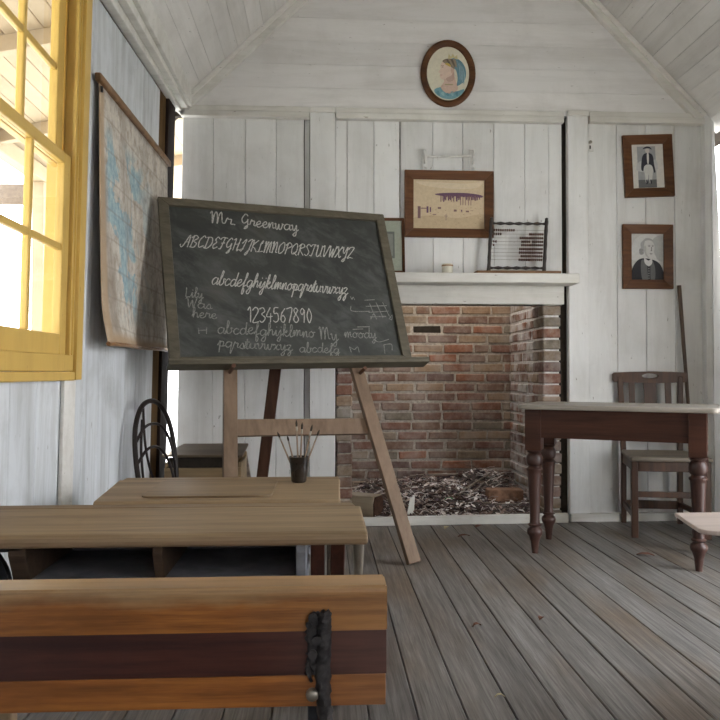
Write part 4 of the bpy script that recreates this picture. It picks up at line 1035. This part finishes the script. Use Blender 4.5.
for x, wd in ((-.108,.036),(0,.076),(.105,.036)):
    m = MB(); m.bar((x,by+.004,.573),(x,by+.031,.868),wd,.012,(0,1,0)); m.build('back_slat', M['chair'], ch, bevel=.002)
sk = MB(); sk.tube([(2.300,4.345,.006),(2.262,4.362,.75),(2.226,4.390,1.468)], [.012,.0105,.0125], 10)
tag(sk.build('walking_stick', M['stick'], smooth=True), 'thin brown stick leaning on the back wall behind the chair', 'stick')

# ------------------------------------------------------------------ things on the mantel shelf and walls
def poly_layer(mb, pts, col, off, k=4, smooth=True):
    P = smooth_path(pts, k, closed=True) if smooth else [V((*p,0)) for p in pts]
    mb.add([(p.x, p.y, off) for p in P], [tuple(range(len(P)))], col=col)
def wallM(x, z, y, roll=0): return Matrix.Translation((x,y,z)) @ Matrix.Rotation(roll,4,'Y') @ Matrix(((1,0,0,0),(0,0,-1,0),(0,1,0,0),(0,0,0,1)))
def mitred(W, Hh, fw_, d):
    m = MB(); x, y, i, j = W/2, Hh/2, W/2-fw_, Hh/2-fw_
    for q in ([(-x,y),(x,y),(i,j),(-i,j)],[(-x,-y),(-i,-j),(i,-j),(x,-y)],[(-x,-y),(-x,y),(-i,j),(-i,-j)],[(x,-y),(i,-j),(i,j),(x,y)]):
        n = 4; vs = []
        for px_, py_ in q:
            inner = abs(px_) < x-1e-6 and abs(py_) < y-1e-6
            vs.append((px_, py_, 0))
        top = [(px_, py_, d*(.62 if (abs(px_) < x-1e-6 and abs(py_) < y-1e-6) else 1)) for px_, py_ in q]
        m.add(vs+top, [(3,2,1,0),(4,5,6,7)]+[(a,(a+1)%4,4+(a+1)%4,4+a) for a in range(4)])
    return m
def picture(label, X, Z, W, Hh, fw_, roll, paint, y=4.418, tilt=0, frame=M['fr'], d=.022):
    r = thing('framed_picture', label, 'picture', (X, y, Z))
    T = Matrix.Rotation(tilt,4,'X') @ Matrix.Rotation(roll,4,'Y') @ Matrix(((1,0,0,0),(0,0,-1,0),(0,1,0,0),(0,0,0,1)))
    m = mitred(W, Hh, fw_, d); m.v = [T @ p for p in m.v]; m.build('frame', frame, r, bevel=.0025)
    p = MB(); paint(p, W-2*fw_, Hh-2*fw_); p.v = [T @ (q+V((0,0,.006))) for q in p.v]; p.build('print', M['print'], r, fix=False)
    return r
def rect(p, x0, x1, y0, y1, col, off): p.add([(x0,y0,off),(x1,y0,off),(x1,y1,off),(x0,y1,off)], [(0,1,2,3)], col=col)
def paint_sepia(p, W, Hh):
    rect(p, -W/2,W/2,-Hh/2,Hh/2, (.58,.46,.31), 0)
    poly_layer(p, [(-W/2,-Hh/2),(W/2,-Hh/2),(W/2,-.06),(.05,-.085),(-.1,-.07),(-W/2,-.09)], (.50,.385,.25), .0004)
    poly_layer(p, [(-.2,.14),(.1,.13),(.21,.145),(.15,.10),(-.1,.105)], (.64,.53,.38), .0004)
    pur = (.14,.075,.12); dk = (.20,.12,.12)
    poly_layer(p, [(-.09,.062),(-.03,.070),(.10,.072),(.20,.060),(.205,.045),(.12,.047),(.02,.050),(-.05,.052)], pur, .0008)
    for i in range(60):
        x = random.uniform(-.06,.19); h = random.uniform(.008,.04) if x < .05 else random.uniform(.006,.028); w = random.uniform(.003,.008)
        rect(p, x, x+w, .052-h, .055, pur if random.random() < .6 else dk, .0010+i*2e-6)
    for x in (.07,.085,.10,.12,.135): rect(p, x,x+.004,-.005,.05, dk, .0012)
    for x, y, w, h in ((-.195,-.09,.018,.075),(-.175,-.03,.04,.006),(-.14,-.055,.012,.04),(-.12,-.05,.008,.03),(-.07,-.03,.02,.012),(.03,-.045,.018,.012),(.075,-.045,.008,.012),(.105,-.048,.02,.010),(-.10,-.068,.02,.005),(-.02,-.10,.003,.04),(-.03,-.075,.022,.003),(.135,-.04,.016,.003)): rect(p, x,x+w,y,y+h, dk if w > .015 else pur, .0013)
    for i in range(40):
        x = random.uniform(-.2,.2); y = random.uniform(-.13,-.02); rect(p, x,x+random.uniform(.003,.012),y,y+.002, (.32,.22,.14), .0006+i*2e-6)
picture('large brown-framed sepia print hanging above the mantel shelf', .779,1.966,.555,.415,.056,.004, paint_sepia)
def paint_soldier(p, W, Hh):
    rect(p, -W/2,W/2,-Hh/2,Hh/2, (.62,.59,.54), 0)
    rect(p, -.066,.052,-.135,.125, (.33,.33,.33), .0004)
    poly_layer(p, [(-.066,.02),(-.03,.035),(.0,.02),(.052,.04),(.052,-.03),(-.066,-.03)], (.50,.50,.49), .0006)
    rect(p, -.066,.052,-.135,-.085, (.13,.13,.13), .0007)
    dk = (.035,.035,.045); wt = (.60,.59,.56)
    poly_layer(p, [(-.026,.000),(.030,.000),(.026,-.06),(.016,-.105),(.006,-.105),(.002,-.05),(-.008,-.105),(-.018,-.105),(-.022,-.06)], wt, .0010)
    poly_layer(p, [(-.032,.065),(-.012,.082),(.014,.082),(.034,.064),(.040,.01),(.046,-.035),(.036,-.04),(.026,.0),(.0,.012),(-.024,.0),(-.032,-.03),(-.044,-.02),(-.042,.02)], dk, .0013)
    poly_layer(p, [(-.004,.078),(.008,.078),(.006,.02),(-.004,.02)], wt, .0015)
    poly_layer(p, [(-.012,.09),(.0,.082),(.012,.09),(.012,.106),(0,.112),(-.012,.106)], (.55,.50,.46), .0016)
    poly_layer(p, [(-.030,.108),(-.01,.124),(.015,.122),(.030,.104),(.012,.112),(-.010,.112)], dk, .0018)
    for x in (-.017, .009): rect(p, x,x+.010,-.112,-.085, dk, .0018)
picture('upper brown-framed print of a standing man in a dark coat and white breeches', 2.042,2.222,.318,.392,.058,-.045, paint_soldier)
def paint_bust(p, W, Hh):
    rect(p, -W/2,W/2,-Hh/2,Hh/2, (.50,.49,.46), 0)
    poly_layer(p, [(-.10,-.02),(-.09,.09),(-.03,.14),(.05,.14),(.10,.08),(.10,-.03)], (.58,.575,.55), .0004)
    poly_layer(p, [(.03,.10),(.10,.13),(.105,-.02),(.06,-.01)], (.40,.40,.385), .0006)
    dk = (.030,.030,.034); mid = (.13,.13,.13); sk_ = (.56,.545,.52); hr = (.36,.355,.345); sh = (.27,.26,.25)
    poly_layer(p, [(-.100,-.150),(-.100,-.085),(-.075,-.035),(-.035,-.010),(.035,-.018),(.08,-.045),(.104,-.10),(.106,-.150)], dk, .0008)
    poly_layer(p, [(-.038,-.020),(-.008,-.035),(.000,-.09),(.002,-.148),(-.030,-.148),(-.042,-.09)], mid, .0010)
    poly_layer(p, [(.034,-.024),(.020,-.05),(.018,-.10),(.022,-.148),(.046,-.148),(.05,-.08)], mid, .0010)
    for i in range(6): rect(p, .006,.012,-.062-.015*i,-.057-.015*i, (.40,.40,.38), .0012)
    poly_layer(p, [(-.020,-.008),(.006,-.024),(.026,-.012),(.030,-.040),(.010,-.058),(-.016,-.042)], (.62,.61,.585), .0013)
    poly_layer(p, [(-.030,.100),(-.006,.118),(.026,.112),(.036,.098),(-.008,.085),(-.020,.05),(-.024,.018),(-.046,.012),(-.054,.030),(-.050,.050),(-.042,.056),(-.044,.082)], hr, .0015)
    poly_layer(p, [(-.052,.046),(-.034,.050),(-.026,.040),(-.036,.032),(-.052,.034)], sh, .0017)
    poly_layer(p, [(-.052,.028),(-.032,.032),(-.026,.022),(-.040,.014)], sh, .0017)
    poly_layer(p, [(-.018,.092),(.006,.104),(.032,.096),(.044,.072),(.044,.045),(.036,.014),(.022,-.006),(.006,-.008),(-.010,.010),(-.020,.045)], sk_, .0018)
    poly_layer(p, [(-.018,.070),(-.008,.060),(-.006,.02),(.010,-.004),(.002,-.006),(-.014,.012),(-.022,.045)], (.42,.405,.385), .0020)
    for x, y, w, h in ((.006,.064,.011,.004),(.030,.064,.009,.004),(.004,.071,.014,.0025),(.028,.071,.012,.0025),(.024,.040,.004,.022),(.020,.036,.010,.004),(.014,.018,.018,.0035),(.016,.012,.012,.002)): rect(p, x,x+w,y,y+h, (.14,.135,.13), .0022)
picture('lower brown-framed head and shoulders print of a man in a dark coat', 2.034,1.650,.322,.405,.058,.0, paint_bust)
def paint_lean(p, W, Hh):
    rect(p, -W/2,W/2,-Hh/2,Hh/2, (.36,.385,.31), 0); rect(p, -W/2+.06,W/2-.045,-.08,.09, (.16,.17,.15), .0005); rect(p, -W/2+.075,W/2-.055,-.065,.075, (.25,.26,.23), .0008)
picture('thin-framed greenish picture leaning on the mantel shelf, half hidden by the blackboard', (.332),1.697,.33,.35,.016,0, paint_lean, y=4.375, tilt=-.15, d=.018)
ov = thing('framed_portrait', 'oval brown-framed portrait of a lady in profile, high on the gable', 'picture', (.773,4.41,2.778))
m = MB(); n = 48; vs = []; fs = []
pr = [(1.0,0),(1.0,.016),(.97,.022),(.90,.024),(.84,.018),(.80,.010),(.80,0)]
for i in range(n):
    a = 2*PI*i/n
    for s, dd in pr:
        w_ = .172-(1-s)*.20; h_ = .208-(1-s)*.20; vs.append((w_*math.cos(a), -dd, h_*math.sin(a)))
for i in range(n):
    for j in range(7): fs.append((i*7+j, ((i+1)%n)*7+j, ((i+1)%n)*7+(j+1)%7, i*7+(j+1)%7))
m.add(vs, fs); m.build('frame', M['fr'], ov, smooth=True, ang=60)
p = MB(); poly_layer(p, [(.138*math.cos(2*PI*i/24), .174*math.sin(2*PI*i/24)) for i in range(24)], (.64,.60,.47), 0, 2)
sk_ = (.58,.42,.34)
poly_layer(p, [(-.085,-.10),(-.04,-.085),(.0,-.10),(.05,-.11),(.10,-.095),(.085,-.128),(.03,-.158),(-.03,-.155),(-.075,-.128)], (.17,.33,.37), .0006)
poly_layer(p, [(-.045,-.09),(-.025,-.05),(-.03,-.02),(.03,-.01),(.05,-.05),(.06,-.10),(.0,-.125)], sk_, .0009)
poly_layer(p, [(-.030,.075),(-.048,.05),(-.046,.03),(-.060,.008),(-.048,.0),(-.052,-.015),(-.042,-.035),(-.015,-.035),(.03,-.01),(.04,.05),(.0,.09)], (.64,.49,.40), .0012)
poly_layer(p, [(.0,.08),(.045,.098),(.09,.07),(.112,.02),(.108,-.03),(.085,-.06),(.055,-.075),(.06,-.03),(.05,.02),(.03,.04)], (.14,.25,.30), .0015)
poly_layer(p, [(-.035,.078),(-.01,.092),(.03,.09),(.05,.06),(.035,.025),(.025,.035),(.01,.05),(-.015,.06)], (.24,.20,.15), .0018)
poly_layer(p, [(-.02,.06),(.0,.065),(.018,.05),(.012,.042),(-.004,.05)], (.52,.37,.10), .0022)
poly_layer(p, [(.0,.090),(.004,.125),(.018,.105),(.03,.125),(.042,.105),(.058,.118),(.060,.088),(.03,.098)], (.52,.44,.24), .0022, smooth=False)
poly_layer(p, [(.07,.06),(.09,.04),(.10,.0),(.09,-.03),(.082,.01)], (.26,.40,.44), .0022)
for q in range(7): poly_layer(p, [(.052+.006*q,.082-.006*q),(.072+.005*q,.055-.008*q),(.078+.004*q,-.005-.008*q),(.074+.003*q,-.04-.004*q),(.073+.004*q,-.004-.008*q),(.068+.005*q,.05-.008*q)], ((.10,.19,.24) if q % 2 else (.30,.43,.46)), .0024+q*2e-5)
poly_layer(p, [(.018,.03),(.030,.035),(.036,.02),(.026,.0),(.018,.008)], (.55,.38,.30), .0024)
poly_layer(p, [(-.012,-.030),(.02,-.012),(.036,.015),(.040,-.02),(.03,-.045),(.0,-.05)], (.47,.33,.27), .0014)
for q in range(6): poly_layer(p, [(-.075+.03*q,-.118-.006*(q%3)),(-.06+.03*q,-.108-.006*(q%3)),(-.05+.028*q,-.135),(-.058+.028*q,-.14)], (.27,.44,.47) if q % 2 else (.11,.24,.28), .0009)
for q in range(5): poly_layer(p, [(-.03+.015*q,.080+.002*q),(-.012+.015*q,.086),(.008+.012*q,.052-.004*q),(.0+.012*q,.050)], (.15,.12,.09) if q % 2 else (.30,.24,.17), .00205)
rect(p, -.040,-.028,.038,.042, (.2,.15,.13), .0022); rect(p, -.044,-.026,.048,.051, (.3,.22,.17), .0022); rect(p, -.050,-.036,-.012,-.009, (.45,.2,.18), .0022); rect(p, -.02,.03,-.072,-.067, (.3,.28,.15), .0022)
p.v = [V((q.x, -.008-q.z, q.y)) for q in p.v]; p.build('print', M['print'], ov, fix=False)

rl = thing('wall_rail', 'white painted iron rail on two hooked brackets above the sepia print', 'rail', (.775,4.418,2.25))
m = MB(); m.tube([(-.15,-.04,.002),(.15,-.04,.010)], .0075, 8); m.build('rod', M['whitemetal'], rl, smooth=True)
for sx in (-.148, .150):
    m = MB(); m.box(sx-.016,sx+.016,-.012,0,-.055,.06); m.tube([V((sx,-.006,.05)),V((sx,-.03,.035)),V((sx,-.052,-.004)),V((sx,-.035,-.028)),V((sx,-.008,-.03))], [.008,.010,.010,.009,.007], 8)
    for q in (-.010,.012): m.tube([V((sx+q,-.008,-.04)),V((sx+q*1.3,-.012,-.085))], .0045, 6)
    m.build('bracket', M['whitemetal'], rl, smooth=True)
lp = thing('latch_plate', 'small white keyhole plate screwed to the wall left of the upper portrait', 'latch', (1.672,4.419,2.355))
m = MB(); m.prism([(-.022,-.045),(.022,-.045),(.028,0),(.02,.05),(-.02,.05),(-.028,0)], 0, .007, M=Matrix(((1,0,0,0),(0,0,-1,0),(0,1,0,0),(0,0,0,1)))); m.build('plate', M['whitemetal'], lp, bevel=.002)
m = MB(); m.lathe([(.010,0),(.010,.012),(.006,.014)], (0,0,0), 12); m.v = [V((p.x,-.006-p.z,p.y+.012)) for p in m.v]; m.build('knob', M['brass'], lp, smooth=True)
m = MB(); m.box(-.004,.004,-.0085,-.006,-.03,-.008); m.build('keyhole', M['backing'], lp)

cp = thing('cup', 'small cream china cup standing alone on the mantel shelf', 'cup', (.752,4.320,1.5205))
m = MB(); m.lathe([(.028,0),(.032,.003),(.0335,.03),(.0345,.058),(.033,.060),(.031,.057),(.030,.02),(.02,.008),(.004,.007)], (0,0,0), 24); m.build('cup_body', M['cup'], cp, smooth=True)
m = MB(); m.lathe([(.0338,.044),(.0352,.046),(.0352,.051),(.0344,.053)], (0,0,0), 24); m.build('rim_band', M['tray'], cp, smooth=True)

ty = tag(MB().box(.925,1.445,4.290,4.400,1.5205,1.540).build('wooden_tray_board', M['tray'], bevel=.004), 'reddish wooden base board on the mantel shelf under the abacus', 'board')
ab = thing('abacus', 'dark wooden abacus standing on a board on the mantel shelf', 'abacus', (1.182,4.345,1.5405))
AW, AH, sh = .172, .30, .03
AT = Matrix.Rotation(-.04,4,'X')
def ap(x, z, y=0): return AT @ V((x+sh*z/.3*.7, y, z*1.06))
for sx in (-1, 1):
    m = MB(); m.tube([ap(sx*AW, z) for z in (0,.02,.05,.08,.12,.16,.2,.24,.27,.285,.295,.305,.312,.318)], [.013,.012,.010,.012,.010,.012,.010,.012,.010,.012,.012,.009,.011,.004], 10); m.build('post', M['abframe'], ab, smooth=True)
for z in (.022, .282):
    m = MB(); m.tube([ap(-AW+AW*2*i/12, z) for i in range(13)], [.0085+.0028*math.cos(i*PI) for i in range(13)], 10); m.build('rail', M['abframe'], ab, smooth=True)
rows = [(.243,10,0,0),(.220,4,1,7),(.197,0,6,7),(.176,2,5,6),(.156,1,5,7),(.133,0,6,7),(.112,0,6,7),(.091,0,5,7),(.070,0,6,7),(.049,0,0,0)]
wire_me = None; bead_me = None
for z, nl, nm, nr in rows:
    if z > .05:
        m = MB(); m.tube([ap(-AW, z), ap(AW, z)], .0013, 5); m.build('wire', M['brass'], ab)
    xs_ = [-AW+.022+i*.0135 for i in range(nl)] + [.072-i*.0115 for i in range(nm)] + [AW-.020-i*.0118 for i in range(nr)]
    for xx in xs_:
        if bead_me is None:
            m = MB(); m.lathe([(.002,-.0052),(.0068,-.0042),(.0086,0),(.0068,.0042),(.002,.0052)], (0,0,0), 10); m.v = [V((p.z,p.y,p.x)) for p in m.v]
            o = m.build('bead', M['bead'], ab, smooth=True); bead_me = o
        else:
            o = bead_me.copy(); COL.objects.link(o); o.parent = ab
        o.location = ap(xx, z)

# ------------------------------------------------------------------ hanging map on the left wall
mp = thing('wall_map', 'faded blue and cream map hanging from a brown rod on the left wall', 'map', (XL(2.07)+.03, 2.85, 2.075))
def mpt(y, z, o): return V((XL(z)+o, y, z))
m = MB(); nu, nv = 40, 24; vs = []; fs = []
for j in range(nv+1):
    v = j/nv
    for i in range(nu+1):
        u = i/nu; yb = 2.862 + 1.245*u; yb += v*v*(-.012 + .085*u)
        z = 2.066 + .03*u - v*(1.028+.012*u)
        o = .022 + .020*v + .016*math.sin(u*8.5+.6)*v + .020*v*v*math.sin(u*4.2+1) + .03*max(0,v-.86)*5*(1-u)
        vs.append(mpt(yb, z, o))
for j in range(nv):
    for i in range(nu):
        a = j*(nu+1)+i; fs.append((a,a+1,a+nu+2,a+nu+1))
m.add(vs, fs); o = m.build('map_sheet', M['map'], mp, world=True, smooth=True)
so = o.modifiers.new('thickness','SOLIDIFY'); so.thickness = .002
m = MB(); m.bar(mpt(2.835,2.078,.024), mpt(4.135,2.110,.024), .026, .032, (0,0,1)); m.build('top_rod', M['tray'], mp, world=True, bevel=.006)
m = MB(); bo = [vs[nv*(nu+1)+i]+V((.001,0,-.004)) for i in range(nu+1)]; m.tube(bo, .009, 8); m.build('bottom_rod', M['tray'], mp, world=True, smooth=True)
m = MB(); m.tube([mpt(2.868,2.05,.030), mpt(2.868,2.028,.032)], .006, 6); m.build('hanging_clip', M['iron'], mp, world=True)

# ------------------------------------------------------------------ light and camera
W = bpy.data.worlds.new('daylight'); SC.world = W; W.use_nodes = True
nt = W.node_tree; bg = nt.nodes['Background']
tc = nt.nodes.new('ShaderNodeTexCoord'); sx_ = nt.nodes.new('ShaderNodeSeparateXYZ'); rp = nt.nodes.new('ShaderNodeValToRGB')
nt.links.new(tc.outputs['Generated'], sx_.inputs[0]); nt.links.new(sx_.outputs['Z'], rp.inputs['Fac']); nt.links.new(rp.outputs['Color'], bg.inputs['Color'])
e_ = rp.color_ramp.elements; e_[0].position = 0; e_[0].color = (.97,.97,1.0,1); e_[1].position = .8; e_[1].color = (.84,.92,1.0,1)
# brighter sky on the sunny (right hand) side
mr = nt.nodes.new('ShaderNodeMapRange'); mr.inputs['From Min'].default_value = -1; mr.inputs['From Max'].default_value = 1
mr.inputs['To Min'].default_value = 5.0; mr.inputs['To Max'].default_value = 15.0
nt.links.new(sx_.outputs['X'], mr.inputs['Value']); nt.links.new(mr.outputs['Result'], bg.inputs['Strength'])
sl = bpy.data.lights.new('sun', 'SUN'); sl.energy = 30; sl.angle = .02; sl.color = (1,.97,.93)
so_ = bpy.data.objects.new('sun', sl); COL.objects.link(so_); so_.rotation_euler = (math.radians(-27), 0, math.radians(6))

cam = bpy.data.cameras.new('camera'); co = bpy.data.objects.new('camera', cam); COL.objects.link(co)
cam.sensor_width = 36; cam.lens = 36.0; cam.clip_start = .02; cam.clip_end = 200
co.location = (0,0,.92); co.rotation_euler = (PI/2+.0181, 0, -.0513)
SC.camera = co
SC.view_settings.view_transform = 'Standard'; SC.view_settings.look = 'None'
SC.view_settings.exposure = 0.0; SC.view_settings.gamma = 1.0; SC.view_settings.use_curve_mapping = False
SC.cycles.max_bounces = 12; SC.cycles.diffuse_bounces = 8; SC.cycles.transparent_max_bounces = 12
SC.cycles.sample_clamp_indirect = 10
